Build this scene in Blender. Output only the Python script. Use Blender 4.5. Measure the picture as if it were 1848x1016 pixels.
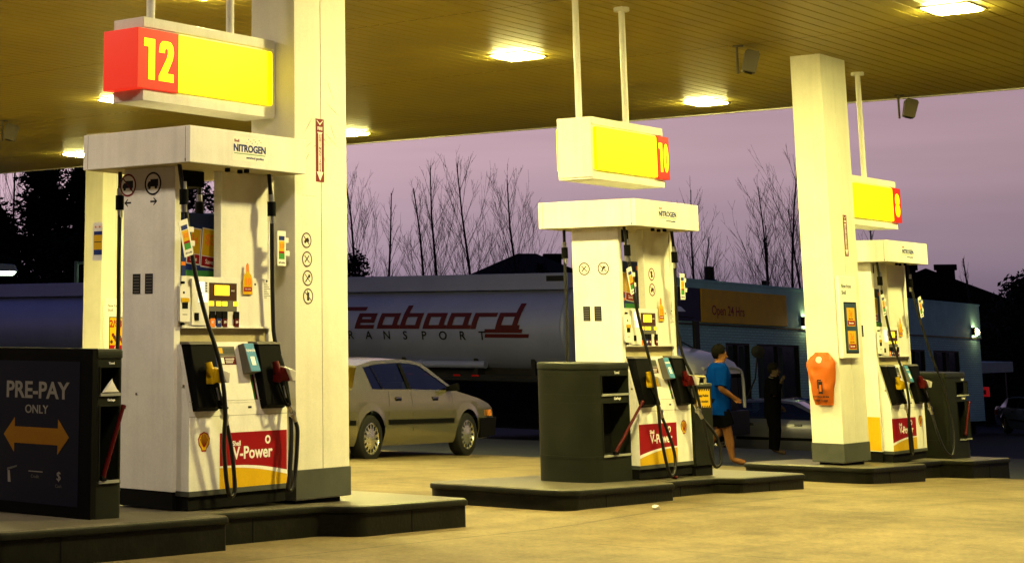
import bpy, bmesh, math, random
from mathutils import Vector, Matrix, noise
R = math.radians
sc = bpy.context.scene
for _o in list(bpy.data.objects):
    bpy.data.objects.remove(_o)
COL = sc.collection

# ------------------------------------------------------------------ camera
# X runs along the row of pumps (away to the right), Y across it (away to the left), metres
YAW, PITCH, ROLL = 0.7370, 0.1940, 0.0050
fw = Vector((math.cos(YAW)*math.cos(PITCH), math.sin(YAW)*math.cos(PITCH), math.sin(PITCH)))
rt = Vector((math.sin(YAW), -math.cos(YAW), 0))
up = rt.cross(fw)
c_, s_ = math.cos(ROLL), math.sin(ROLL)
rt, up = c_*rt + s_*up, -s_*rt + c_*up
cam = bpy.data.cameras.new('camera')
camo = bpy.data.objects.new('camera', cam)
COL.objects.link(camo)
camo.matrix_world = Matrix(((rt.x, up.x, -fw.x, 0), (rt.y, up.y, -fw.y, 0), (rt.z, up.z, -fw.z, 1.315), (0, 0, 0, 1)))
cam.sensor_width = 36
cam.lens = 62.303
cam.shift_x = 0.29243          # the photograph is a crop of a larger frame
cam.shift_y = -0.29115
cam.clip_start = 0.1
cam.clip_end = 2000
sc.camera = camo

# ------------------------------------------------------------------ view, sky
sc.view_settings.view_transform = 'Standard'
sc.view_settings.look = 'None'
sc.view_settings.exposure = 0.0
sc.view_settings.gamma = 1.0
LAMP = 700.0          # radiance of a canopy lamp
w = bpy.data.worlds.new('World')
sc.world = w
w.use_nodes = True
nt = w.node_tree
nt.nodes.clear()
out = nt.nodes.new('ShaderNodeOutputWorld')
bg = nt.nodes.new('ShaderNodeBackground')
sky = nt.nodes.new('ShaderNodeTexSky')
sky.sky_type = 'NISHITA'
sky.sun_disc = False
sky.sun_elevation = R(-3.0)
sky.sun_rotation = R(230)
tc = nt.nodes.new('ShaderNodeTexCoord')
sep = nt.nodes.new('ShaderNodeSeparateXYZ')
ramp = nt.nodes.new('ShaderNodeValToRGB')
el = ramp.color_ramp.elements
el[0].position = 0.0; el[0].color = (0.17, 0.125, 0.225, 1)
el[1].position = 1.0; el[1].color = (0.045, 0.080, 0.25, 1)
for pos, col in ((0.04, (0.44, 0.315, 0.40)), (0.10, (0.69, 0.465, 0.53)), (0.17, (0.53, 0.355, 0.45)), (0.30, (0.16, 0.17, 0.37))):
    e = el.new(pos); e.color = (*col, 1)
# a little brighter towards the left (+Y), faint streaks of high cloud
nz = nt.nodes.new('ShaderNodeTexNoise'); nz.inputs['Scale'].default_value = 3.0; nz.inputs['Detail'].default_value = 4
mp = nt.nodes.new('ShaderNodeMapping'); mp.inputs['Scale'].default_value = (1, 1, 9)
mr = nt.nodes.new('ShaderNodeMapRange'); mr.inputs['From Min'].default_value = .3; mr.inputs['From Max'].default_value = .7
mr.inputs['To Min'].default_value = .86; mr.inputs['To Max'].default_value = 1.10
az = nt.nodes.new('ShaderNodeMapRange'); az.inputs['From Min'].default_value = .25; az.inputs['From Max'].default_value = .75
az.inputs['To Min'].default_value = .58; az.inputs['To Max'].default_value = 1.08
m1 = nt.nodes.new('ShaderNodeMath'); m1.operation = 'MULTIPLY'
sca = nt.nodes.new('ShaderNodeVectorMath'); sca.operation = 'SCALE'
skys = nt.nodes.new('ShaderNodeVectorMath'); skys.operation = 'SCALE'; skys.inputs['Scale'].default_value = 0.05
add = nt.nodes.new('ShaderNodeVectorMath'); add.operation = 'ADD'
L = nt.links.new
L(tc.outputs['Generated'], sep.inputs[0]); L(sep.outputs['Z'], ramp.inputs[0])
L(tc.outputs['Generated'], mp.inputs[0]); L(mp.outputs[0], nz.inputs['Vector']); L(nz.outputs['Fac'], mr.inputs['Value'])
L(sep.outputs['Y'], az.inputs['Value']); L(mr.outputs[0], m1.inputs[0]); L(az.outputs[0], m1.inputs[1])
L(ramp.outputs['Color'], sca.inputs[0]); L(m1.outputs[0], sca.inputs['Scale'])
L(sky.outputs[0], skys.inputs[0]); L(sca.outputs[0], add.inputs[0]); L(skys.outputs[0], add.inputs[1])
L(add.outputs[0], bg.inputs['Color']); L(bg.outputs[0], out.inputs['Surface'])
bg.inputs['Strength'].default_value = 1.0
# afterglow ahead of the camera; the unseen sky behind is darkened to cut fill light
dt = nt.nodes.new('ShaderNodeVectorMath'); dt.operation = 'DOT_PRODUCT'; dt.inputs[1].default_value = (math.cos(YAW), math.sin(YAW), 0.0)
gl_ = nt.nodes.new('ShaderNodeMapRange'); gl_.interpolation_type = 'SMOOTHSTEP'; gl_.inputs['From Min'].default_value = -.35; gl_.inputs['From Max'].default_value = .85; gl_.inputs['To Min'].default_value = .36; gl_.inputs['To Max'].default_value = 1.0
m2_ = nt.nodes.new('ShaderNodeMath'); m2_.operation = 'MULTIPLY'
L(tc.outputs['Generated'], dt.inputs[0]); L(dt.outputs['Value'], gl_.inputs['Value']); L(m1.outputs[0], m2_.inputs[0]); L(gl_.outputs[0], m2_.inputs[1]); L(m2_.outputs[0], sca.inputs['Scale'])

# ------------------------------------------------------------------ layout
X12, Y12 = 8.479, 7.887
PUMPX = {'12': 8.479, '10': 14.373, '8': 20.161}
PUMPY = {'12': 7.887, '10': 7.918, '8': 7.953}
ISL = 0.187
SOFFIT = 4.4
def G(x, y):            # the forecourt falls gently away from the camera
    return -0.023*(x - X12) - 0.011*(y - Y12)

# ------------------------------------------------------------------ materials
MATS = {}
def mat(name, col, rough=0.5, metal=0.0, dirt=0.12, dscale=3.0, bump=0.0, bscale=40.0, spec=0.16, emit=None, estr=0.0, fine=0.05, coat=0.0, streak=0.0):
    if name in MATS: return MATS[name]
    m = bpy.data.materials.new(name); MATS[name] = m
    m.use_nodes = True
    n = m.node_tree; b = n.nodes['Principled BSDF']
    b.inputs['Roughness'].default_value = rough
    b.inputs['Metallic'].default_value = metal
    b.inputs['Specular IOR Level'].default_value = spec
    b.inputs['Coat Weight'].default_value = coat; b.inputs['Coat Roughness'].default_value = .10
    t = n.nodes.new('ShaderNodeTexCoord')
    if dirt > 0:
        a = n.nodes.new('ShaderNodeTexNoise'); a.inputs['Scale'].default_value = dscale; a.inputs['Detail'].default_value = 8; a.inputs['Roughness'].default_value = .65
        f = n.nodes.new('ShaderNodeTexNoise'); f.inputs['Scale'].default_value = 90; f.inputs['Detail'].default_value = 2
        r = n.nodes.new('ShaderNodeMapRange'); r.inputs['From Min'].default_value = .3; r.inputs['From Max'].default_value = .72
        r.inputs['To Min'].default_value = 1-dirt; r.inputs['To Max'].default_value = 1+dirt*.4
        r2 = n.nodes.new('ShaderNodeMapRange'); r2.inputs['From Min'].default_value = .25; r2.inputs['From Max'].default_value = .75
        r2.inputs['To Min'].default_value = 1-fine; r2.inputs['To Max'].default_value = 1+fine
        mm = n.nodes.new('ShaderNodeMath'); mm.operation = 'MULTIPLY'
        v = n.nodes.new('ShaderNodeVectorMath'); v.operation = 'SCALE'; v.inputs[0].default_value = col
        n.links.new(t.outputs['Object'], a.inputs['Vector']); n.links.new(t.outputs['Object'], f.inputs['Vector'])
        n.links.new(a.outputs['Fac'], r.inputs['Value']); n.links.new(f.outputs['Fac'], r2.inputs['Value'])
        n.links.new(r.outputs[0], mm.inputs[0]); n.links.new(r2.outputs[0], mm.inputs[1])
        if streak > 0:
            mp_ = n.nodes.new('ShaderNodeMapping'); mp_.inputs['Scale'].default_value = (14, 14, .7)
            sn = n.nodes.new('ShaderNodeTexNoise'); sn.inputs['Scale'].default_value = 1.0; sn.inputs['Detail'].default_value = 5
            sr = n.nodes.new('ShaderNodeMapRange'); sr.inputs['From Min'].default_value = .45; sr.inputs['From Max'].default_value = .75; sr.inputs['To Min'].default_value = 1; sr.inputs['To Max'].default_value = 1-streak
            m3 = n.nodes.new('ShaderNodeMath'); m3.operation = 'MULTIPLY'
            n.links.new(t.outputs['Object'], mp_.inputs[0]); n.links.new(mp_.outputs[0], sn.inputs['Vector']); n.links.new(sn.outputs['Fac'], sr.inputs['Value'])
            n.links.new(mm.outputs[0], m3.inputs[0]); n.links.new(sr.outputs[0], m3.inputs[1]); mm = m3
        n.links.new(mm.outputs[0], v.inputs['Scale']); n.links.new(v.outputs[0], b.inputs['Base Color'])
        rr = n.nodes.new('ShaderNodeMapRange'); rr.inputs['To Min'].default_value = max(.02, rough-.1); rr.inputs['To Max'].default_value = min(1, rough+.12)
        n.links.new(a.outputs['Fac'], rr.inputs['Value']); n.links.new(rr.outputs[0], b.inputs['Roughness'])
    else:
        b.inputs['Base Color'].default_value = (*col, 1)
    if bump > 0:
        q = n.nodes.new('ShaderNodeTexNoise'); q.inputs['Scale'].default_value = bscale; q.inputs['Detail'].default_value = 5
        p = n.nodes.new('ShaderNodeBump'); p.inputs['Strength'].default_value = bump; p.inputs['Distance'].default_value = .01
        n.links.new(t.outputs['Object'], q.inputs['Vector']); n.links.new(q.outputs['Fac'], p.inputs['Height']); n.links.new(p.outputs[0], b.inputs['Normal'])
    if emit:
        b.inputs['Emission Color'].default_value = (*emit, 1); b.inputs['Emission Strength'].default_value = estr
    return m
def glass(name, tint, rough=.03, mixf=.55):
    if name in MATS: return MATS[name]
    m = bpy.data.materials.new(name); MATS[name] = m; m.use_nodes = True
    n = m.node_tree; n.nodes.clear()
    o = n.nodes.new('ShaderNodeOutputMaterial'); tr = n.nodes.new('ShaderNodeBsdfTransparent'); gl = n.nodes.new('ShaderNodeBsdfGlossy')
    tr.inputs[0].default_value = (*tint, 1); gl.inputs['Roughness'].default_value = rough
    fr = n.nodes.new('ShaderNodeFresnel'); fr.inputs[0].default_value = 1.5
    ad = n.nodes.new('ShaderNodeMath'); ad.operation = 'MULTIPLY_ADD'; ad.inputs[1].default_value = 1.0; ad.inputs[2].default_value = mixf*.1
    mx = n.nodes.new('ShaderNodeMixShader')
    n.links.new(fr.outputs[0], ad.inputs[0]); n.links.new(ad.outputs[0], mx.inputs[0]); n.links.new(tr.outputs[0], mx.inputs[1]); n.links.new(gl.outputs[0], mx.inputs[2]); n.links.new(mx.outputs[0], o.inputs[0])
    return m

M_white = mat('painted_metal_white', (.74, .72, .66), .42, dirt=.16, dscale=2.2, bump=.04, bscale=25, streak=.11)
M_pump = mat('pump_enamel_white', (.78, .76, .71), .35, dirt=.13, dscale=3, bump=.03, bscale=18, streak=.10)
M_column = mat('column_paint_cream', (.70, .67, .58), .5, dirt=.14, dscale=1.6, bump=.08, bscale=20, streak=.06)
M_plinth = mat('grey_plinth_paint', (.068, .071, .062), .55, dirt=.3)
M_black = mat('black_plastic', (.004, .004, .004), .6, dirt=.2, spec=.04)
M_rubber = mat('black_rubber', (.006, .006, .006), .45, dirt=.2, spec=.35)
M_base = mat('dark_base_metal', (.006, .006, .005), .7, dirt=.4, spec=.08)
M_bin = mat('olive_grey_plastic', (.014, .0155, .0105), .42, dirt=.25, bump=.12, bscale=160, spec=.08)
M_dark = mat('dark_void', (.004, .004, .004), .8, dirt=0)
M_steel = mat('brushed_steel', (.55, .54, .5), .28, metal=1, dirt=.2)
M_chrome = mat('chrome_trim', (.8, .8, .78), .12, metal=1, dirt=.05)
M_red = mat('decal_red', (.27, .004, .008), .4, dirt=.1)
M_redpl = mat('red_plastic', (.075, .002, .002), .42, dirt=.2)
M_yel = mat('decal_yellow', (.64, .38, .008), .4, dirt=.08)
M_yelpl = mat('yellow_plastic', (.58, .36, .005), .35, dirt=.15)
M_orange = mat('orange_ink', (.80, .22, .02), .5, dirt=.1)
M_blue = mat('decal_blue', (.015, .03, .16), .4, dirt=.1)
M_sky = mat('light_blue_plastic', (.05, .20, .38), .4, dirt=.1)
M_green = mat('decal_green', (.05, .25, .05), .4, dirt=.1)
M_ink = mat('ink_black', (.012, .012, .014), .5, dirt=0)
M_inkw = mat('ink_white', (.82, .81, .78), .45, dirt=.05)
M_maroon = mat('sticker_dark_red', (.16, .012, .012), .45, dirt=.1)
M_brown = mat('sticker_brown', (.06, .022, .012), .45, dirt=.1)
M_beige = mat('beige_panel', (.42, .36, .20), .5, dirt=.12)
M_grey = mat('mid_grey_plastic', (.13, .12, .10), .45, dirt=.15)
M_paper = mat('paper_white', (.74, .72, .66), .7, dirt=.06)
M_screen = mat('lit_display_yellow', (.5, .4, .02), .3, dirt=0, emit=(1, .66, .03), estr=1.6)
M_key = mat('lit_keypad_white', (.7, .7, .68), .4, dirt=0, emit=(1, .97, .85), estr=.9)
M_lens = mat('canopy_lamp_lens', (.8, .8, .8), .3, dirt=0, emit=(1, .89, .27), estr=LAMP)
M_lens_white = mat('canopy_lamp_lens_white', (.8, .8, .8), .3, dirt=0, emit=(1, .86, .31), estr=LAMP*1.5)
M_lens_dim = mat('canopy_lamp_lens_dimmed', (.8, .8, .8), .3, dirt=0, emit=(1, .84, .60), estr=LAMP*.33)  # unseen near row, turned down so pump twelve's end face stays dim
M_signyel = mat('backlit_sign_yellow', (.30, .19, .0), .45, dirt=0, emit=(1, .80, .0), estr=1.9)
M_signred = mat('backlit_sign_red', (.08, .002, .001), .45, dirt=0, emit=(1, .035, .012), estr=.80)
M_orangevinyl = mat('orange_vinyl', (.46, .105, .012), .40, dirt=.2, bump=.8, bscale=11)

# ------------------------------------------------------------------ mesh builder
class MB:
    def __init__(s, off=(0, 0, 0)):
        s.bm = bmesh.new(); s.off = Vector(off); s.ms = []
    def mi(s, m):
        if m not in s.ms: s.ms.append(m)
        return s.ms.index(m)
    def face(s, pts, m):
        vs = [s.bm.verts.new(Vector(p) - s.off) for p in pts]
        f = s.bm.faces.new(vs); f.material_index = s.mi(m); return f
    def _merge(s, bm2, m):
        k = s.mi(m); mp = {}
        for v in bm2.verts: mp[v] = s.bm.verts.new(v.co - s.off)
        for f in bm2.faces:
            try:
                g = s.bm.faces.new([mp[v] for v in f.verts]); g.material_index = k
            except ValueError: pass
        bm2.free(); return s
    def box(s, x0, x1, y0, y1, z0, z1, m, bev=0.0, seg=2):
        b = bmesh.new()
        v = [b.verts.new((x, y, z)) for z in (z0, z1) for y in (y0, y1) for x in (x0, x1)]
        for q in ((0, 2, 3, 1), (4, 5, 7, 6), (0, 1, 5, 4), (2, 6, 7, 3), (0, 4, 6, 2), (1, 3, 7, 5)): b.faces.new([v[i] for i in q])
        if bev: bmesh.ops.bevel(b, geom=b.edges[:], offset=bev, segments=seg, affect='EDGES', profile=.6)
        return s._merge(b, m)
    def hexa(s, p, m, bev=0.0):          # eight corners: bottom four then top four
        b = bmesh.new(); v = [b.verts.new(q) for q in p]
        for q in ((3, 2, 1, 0), (4, 5, 6, 7), (0, 1, 5, 4), (1, 2, 6, 5), (2, 3, 7, 6), (3, 0, 4, 7)): b.faces.new([v[i] for i in q])
        bmesh.ops.recalc_face_normals(b, faces=b.faces[:])
        if bev: bmesh.ops.bevel(b, geom=b.edges[:], offset=bev, segments=2, affect='EDGES', profile=.6)
        return s._merge(b, m)
    def prism(s, poly, M, d, m, bev=0.0):       # polygon in the XY plane of frame M, thickness d along its +Z
        b = bmesh.new()
        a = [b.verts.new(M @ Vector((x, y, 0))) for x, y in poly]
        t = [b.verts.new(M @ Vector((x, y, d))) for x, y in poly]
        b.faces.new(list(reversed(a))); b.faces.new(t)
        n = len(a)
        for i in range(n): b.faces.new((a[i], a[(i+1) % n], t[(i+1) % n], t[i]))
        if bev:
            te = [e for e in b.edges if all(v in t for v in e.verts)]
            bmesh.ops.bevel(b, geom=te, offset=bev, segments=3, affect='EDGES', profile=.6)
        return s._merge(b, m)
    def rect(s, M, x0, x1, y0, y1, d, m): return s.prism([(x0, y0), (x1, y0), (x1, y1), (x0, y1)], M, d, m)
    def ring(s, M, ro, ri, d, m, n=28, cx=0, cy=0, sy=1):
        b = bmesh.new(); rows = []
        for i in range(n):
            a = 2*math.pi*i/n; c, q = math.cos(a), math.sin(a)
            rows.append([b.verts.new(M @ Vector((cx+r*c, cy+r*q*sy, z))) for r, z in ((ro, 0), (ro, d), (ri, d), (ri, 0))])
        for i in range(n):
            p, q = rows[i], rows[(i+1) % n]
            for j in range(3): b.faces.new((p[j], q[j], q[j+1], p[j+1]))
        return s._merge(b, m)
    def disc(s, M, r, d, m, n=24, cx=0, cy=0, sy=1): return s.prism([(cx+r*math.cos(2*math.pi*i/n), cy+r*sy*math.sin(2*math.pi*i/n)) for i in range(n)], M, d, m)
    def tube(s, path, r, m, seg=8, caps=True):
        P = [Vector(p) for p in path]; n = len(P)
        rr = r if isinstance(r, (list, tuple)) else [r]*n
        b = bmesh.new(); rings = []; ref = None
        for i, p in enumerate(P):
            t = (P[min(i+1, n-1)] - P[max(i-1, 0)]).normalized()
            if ref is None:
                ref = Vector((0, 0, 1)) if abs(t.z) < .9 else Vector((1, 0, 0))
            u = t.cross(ref); 
            if u.length < 1e-5: u = t.cross(Vector((.3, .8, .1)))
            u.normalize(); v = t.cross(u).normalized(); ref = v.cross(t) if False else ref - t*ref.dot(t)
            if ref.length < .05: ref = v.copy()
            rings.append([b.verts.new(p + rr[i]*(u*math.cos(2*math.pi*k/seg) + v*math.sin(2*math.pi*k/seg))) for k in range(seg)])
        for i in range(n-1):
            for k in range(seg): b.faces.new((rings[i][k], rings[i][(k+1) % seg], rings[i+1][(k+1) % seg], rings[i+1][k]))
        if caps: b.faces.new(list(reversed(rings[0]))); b.faces.new(rings[-1])
        return s._merge(b, m)
    def loft(s, rings, m, closed=True, caps=True):
        b = bmesh.new(); V = [[b.verts.new(p) for p in r] for r in rings]; n = len(V[0])
        for i in range(len(V)-1):
            for k in range(n if closed else n-1): b.faces.new((V[i][k], V[i][(k+1) % n], V[i+1][(k+1) % n], V[i+1][k]))
        if caps and closed: b.faces.new(list(reversed(V[0]))); b.faces.new(V[-1])
        bmesh.ops.recalc_face_normals(b, faces=b.faces[:])
        return s._merge(b, m)
    def lathe(s, prof, M, m, n=24):
        return s.loft([[M @ Vector((r*math.cos(2*math.pi*k/n), r*math.sin(2*math.pi*k/n), z)) for k in range(n)] for r, z in prof], m)
    def text(s, txt, M, size, m, d=.0015, bold=0.0, shear=0.0, align='CENTER', sx=1.0, space=1.0, fn=None):
        cu = bpy.data.curves.new('lettering', 'FONT'); cu.body = txt; cu.size = size; cu.align_x = align; cu.align_y = 'CENTER'
        cu.extrude = d/2; cu.offset = bold; cu.shear = shear; cu.space_character = space; cu.resolution_u = 3
        o = bpy.data.objects.new('lettering', cu)
        COL.objects.link(o); bpy.context.view_layer.update()
        me = bpy.data.meshes.new_from_object(o.evaluated_get(bpy.context.evaluated_depsgraph_get()))
        b = bmesh.new(); b.from_mesh(me)
        for v in b.verts:
            q = Vector((v.co.x*sx, v.co.y, v.co.z + d/2))
            v.co = M @ (fn(q) if fn else q)
        bpy.data.objects.remove(o); bpy.data.curves.remove(cu); bpy.data.meshes.remove(me)
        return s._merge(b, m)
    def build(s, name, parent=None, loc=None, smooth=50, label=None):
        me = bpy.data.meshes.new(name)
        bmesh.ops.recalc_face_normals(s.bm, faces=s.bm.faces[:])
        s.bm.to_mesh(me); s.bm.free()
        for m in s.ms: me.materials.append(m)
        if smooth:
            for p in me.polygons: p.use_smooth = True
            me.set_sharp_from_angle(angle=R(smooth))
        o = bpy.data.objects.new(name, me); COL.objects.link(o)
        if smooth: wn = o.modifiers.new('weighted_normal', 'WEIGHTED_NORMAL'); wn.keep_sharp = True
        if parent is not None: o.parent = parent
        if loc is not None: o.location = loc
        if label: o['label'] = label
        return o
def FY(x, y, z): return Matrix(((1, 0, 0, x), (0, 0, -1, y), (0, 1, 0, z), (0, 0, 0, 1)))      # frame on a face that looks to -Y
def FX(x, y, z): return Matrix(((0, 0, -1, x), (-1, 0, 0, y), (0, 1, 0, z), (0, 0, 0, 1)))     # frame on a face that looks to -X
def FZ(x, y, z): return Matrix.Translation((x, y, z))
def thing(name, label, cat, loc, rot=(0, 0, 0), group=None):
    o = bpy.data.objects.new(name, None); o.empty_display_size = .2; COL.objects.link(o)
    o.location = loc; o.rotation_euler = rot
    o['label'] = label; o['category'] = cat
    if group: o['group'] = group
    return o
def tag(o, label, cat, group=None):
    o['label'] = label; o['category'] = cat
    if group: o['group'] = group
    return o
def struct(o): o['kind'] = 'structure'; return o
def copy_tree(o, parent=None):
    c = o.copy(); COL.objects.link(c)
    if parent is not None: c.parent = parent
    for ch in list(o.children): copy_tree(ch, c)
    return c
def curve_pts(pts, n=8):       # Catmull-Rom through the points
    P = [Vector(p) for p in pts]; P = [2*P[0]-P[1]] + P + [2*P[-1]-P[-2]]; o = []
    for i in range(1, len(P)-2):
        for k in range(n):
            t = k/n; a, b, c, d = P[i-1:i+3]
            o.append(.5*((2*b) + (c-a)*t + (2*a-5*b+4*c-d)*t*t + (3*b-a-3*c+d)*t**3))
    o.append(P[-2]); return o
def rrect(x0, x1, y0, y1, r, n=6):
    p = []
    for cx, cy, a0 in ((x1-r, y1-r, 0), (x0+r, y1-r, 90), (x0+r, y0+r, 180), (x1-r, y0+r, 270)):
        for k in range(n+1):
            a = R(a0 + 90*k/n); p.append((cx+r*math.cos(a), cy+r*math.sin(a)))
    return p

# ------------------------------------------------------------------ ground
def grid_sheet(name, xs, ys, zf, m):
    bm = bmesh.new(); V = [[bm.verts.new((x, y, zf(x, y))) for y in ys] for x in xs]
    for i in range(len(xs)-1):
        for j in range(len(ys)-1): bm.faces.new((V[i][j], V[i+1][j], V[i+1][j+1], V[i][j+1]))
    me = bpy.data.meshes.new(name); bm.to_mesh(me); bm.free(); me.materials.append(m)
    for p in me.polygons: p.use_smooth = True
    o = bpy.data.objects.new(name, me); COL.objects.link(o); return struct(o)
def frange(a, b, n): return [a + (b-a)*i/n for i in range(n+1)]
def dz(x):                                   # the slab is not quite a plane
    k = [(-20, -.03), (8, -.026), (11.5, -.016), (13.2, .03), (16, .05), (18, .03), (20.5, 0), (24, -.05), (40, -.05)]
    for (a, p), (b, q) in zip(k, k[1:]):
        if a <= x <= b:
            t = (x-a)/(b-a); t = t*t*(3-2*t); return p+(q-p)*t
    return 0
def concrete():
    m = bpy.data.materials.new('stained_concrete'); m.use_nodes = True; n = m.node_tree; b = n.nodes['Principled BSDF']
    t = n.nodes.new('ShaderNodeTexCoord')
    def noi(s, d=6, r=.6):
        a = n.nodes.new('ShaderNodeTexNoise'); a.inputs['Scale'].default_value = s; a.inputs['Detail'].default_value = d; a.inputs['Roughness'].default_value = r
        n.links.new(t.outputs['Object'], a.inputs['Vector']); return a
    a, c, f = noi(.55), noi(3.2), noi(26, 8, .75)
    r1 = n.nodes.new('ShaderNodeValToRGB'); r1.color_ramp.elements[0].position = .32; r1.color_ramp.elements[0].color = (.122, .090, .044, 1)
    r1.color_ramp.elements[1].position = .68; r1.color_ramp.elements[1].color = (.196, .148, .076, 1)
    n.links.new(a.outputs['Fac'], r1.inputs[0])
    r2 = n.nodes.new('ShaderNodeMapRange'); r2.inputs['From Min'].default_value = .3; r2.inputs['From Max'].default_value = .7; r2.inputs['To Min'].default_value = .70; r2.inputs['To Max'].default_value = 1.16
    r3 = n.nodes.new('ShaderNodeMapRange'); r3.inputs['From Min'].default_value = .25; r3.inputs['From Max'].default_value = .75; r3.inputs['To Min'].default_value = .52; r3.inputs['To Max'].default_value = 1.36
    n.links.new(c.outputs['Fac'], r2.inputs[0]); n.links.new(f.outputs['Fac'], r3.inputs[0])
    # oil drips
    v = n.nodes.new('ShaderNodeTexVoronoi'); v.inputs['Scale'].default_value = .9; n.links.new(t.outputs['Object'], v.inputs['Vector'])
    r4 = n.nodes.new('ShaderNodeMapRange'); r4.inputs['From Min'].default_value = .02; r4.inputs['From Max'].default_value = .16; r4.inputs['To Min'].default_value = .55; r4.inputs['To Max'].default_value = 1
    n.links.new(v.outputs['Distance'], r4.inputs[0])
    m1 = n.nodes.new('ShaderNodeMath'); m1.operation = 'MULTIPLY'; m2 = n.nodes.new('ShaderNodeMath'); m2.operation = 'MULTIPLY'
    n.links.new(r2.outputs[0], m1.inputs[0]); n.links.new(r3.outputs[0], m1.inputs[1]); n.links.new(m1.outputs[0], m2.inputs[0]); n.links.new(r4.outputs[0], m2.inputs[1])
    # saw-cut joints between the slabs
    bk = n.nodes.new('ShaderNodeTexBrick'); bk.offset = 0; bk.inputs['Scale'].default_value = 1; bk.inputs['Brick Width'].default_value = 3.6; bk.inputs['Row Height'].default_value = 3.6; bk.inputs['Mortar Size'].default_value = .012; bk.inputs['Mortar Smooth'].default_value = .3
    bk.inputs['Color1'].default_value = (1, 1, 1, 1); bk.inputs['Color2'].default_value = (.9, .9, .9, 1); bk.inputs['Mortar'].default_value = (.45, .42, .4, 1)
    n.links.new(t.outputs['Object'], bk.inputs['Vector'])
    m5 = n.nodes.new('ShaderNodeVectorMath'); m5.operation = 'MULTIPLY'; n.links.new(r1.outputs[0], m5.inputs[0]); n.links.new(bk.outputs['Color'], m5.inputs[1])
    # tyre tracks, drawn out along the driving lanes
    mpt = n.nodes.new('ShaderNodeMapping'); mpt.inputs['Scale'].default_value = (.10, 1.5, 1); ty = n.nodes.new('ShaderNodeTexNoise'); ty.inputs['Scale'].default_value = 1.6; ty.inputs['Detail'].default_value = 7
    n.links.new(t.outputs['Object'], mpt.inputs[0]); n.links.new(mpt.outputs[0], ty.inputs['Vector'])
    rty = n.nodes.new('ShaderNodeMapRange'); rty.inputs['From Min'].default_value = .5; rty.inputs['From Max'].default_value = .7; rty.inputs['To Min'].default_value = 1.06; rty.inputs['To Max'].default_value = .74; n.links.new(ty.outputs['Fac'], rty.inputs[0])
    m6 = n.nodes.new('ShaderNodeMath'); m6.operation = 'MULTIPLY'; n.links.new(m2.outputs[0], m6.inputs[0]); n.links.new(rty.outputs[0], m6.inputs[1]); m2 = m6
    s = n.nodes.new('ShaderNodeVectorMath'); s.operation = 'SCALE'; n.links.new(m5.outputs[0], s.inputs[0]); n.links.new(m2.outputs[0], s.inputs['Scale'])
    n.links.new(s.outputs[0], b.inputs['Base Color']); b.inputs['Roughness'].default_value = .75; b.inputs['Specular IOR Level'].default_value = .2
    bp = n.nodes.new('ShaderNodeBump'); bp.inputs['Strength'].default_value = .35; bp.inputs['Distance'].default_value = .004
    n.links.new(f.outputs['Fac'], bp.inputs['Height']); n.links.new(bp.outputs[0], b.inputs['Normal'])
    return m
M_asphalt = mat('asphalt', (.018, .020, .028), .85, dirt=.3, dscale=.8, bump=.4, bscale=60)
grid_sheet('forecourt_paving', frange(-14, 22.5, 73), frange(-14, 48, 20), lambda x, y: G(x, y)+dz(x), concrete())
def smooth01(t): t = max(0, min(1, t)); return t*t*(3-2*t)
def street_z(x, y): return max(G(x, y), -3.4) - .075 - .55*smooth01((x-33)/5)
_far = street_z
_near = [-60, -14, 22.45]
grid_sheet('street', [-300, -120, -60, -14, 0, 8, 13, 16, 20, 22.6, 30, 40, 60, 80, 100, 120, 140, 180, 260, 400, 800], [-400, -150, -60, -20, 0, 10, 20, 30, 40, 60, 80, 110, 150, 250, 500, 900], _far, M_asphalt)

# ------------------------------------------------------------------ canopy over the forecourt
CX0, CX1, CY0, CY1 = -2.0, 23.45, -3.0, 31.0
M_soffit = mat('soffit_planks', (.35, .275, .045), .45, dirt=.22, dscale=.9, bump=.05)
M_seam = mat('soffit_seam', (.05, .04, .02), .8, dirt=0)
cano = thing('station_canopy', 'flat plank-lined filling station canopy over the pumps and lamps', 'canopy', (10.7, 14, SOFFIT))
mb = MB((10.7, 14, SOFFIT))
seams = [-2.0, .45, 3.9, 7.4, 10.9, 14.4, 17.95, 21.45, 23.45]
PW = .16
for a, b in zip(seams, seams[1:]):
    x0, x1 = a+.006, b-.006
    y = CY0
    while y < CY1-.01:
        y1 = min(y+PW, CY1)
        g = .009
        mb.face([(x0, y+g, SOFFIT), (x0, y1-g, SOFFIT), (x1, y1-g, SOFFIT), (x1, y+g, SOFFIT)], M_soffit)
        mb.face([(x0, y, SOFFIT+.014), (x0, y+g, SOFFIT), (x1, y+g, SOFFIT), (x1, y, SOFFIT+.014)], M_soffit)
        mb.face([(x0, y1-g, SOFFIT), (x0, y1, SOFFIT+.014), (x1, y1, SOFFIT+.014), (x1, y1-g, SOFFIT)], M_soffit)
        y = y1
mb.face([(CX0, CY0, SOFFIT+.02), (CX0, CY1, SOFFIT+.02), (CX1, CY1, SOFFIT+.02), (CX1, CY0, SOFFIT+.02)], M_seam)
mb.build('soffit', cano, smooth=0)
mb = MB((10.7, 14, SOFFIT))
mb.box(CX0-.05, CX1+.05, CY0-.05, CY1+.05, SOFFIT+.03, SOFFIT+.95, M_white)
for q in ((CX1, CX1+.06, CY0-.05, CY1+.05), (CX0-.06, CX0, CY0-.05, CY1+.05), (CX0, CX1, CY0-.06, CY0), (CX0, CX1, CY1, CY1+.06)):
    mb.box(*q, SOFFIT-.012, SOFFIT+.029, M_white)
mb.build('fascia', cano)

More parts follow.
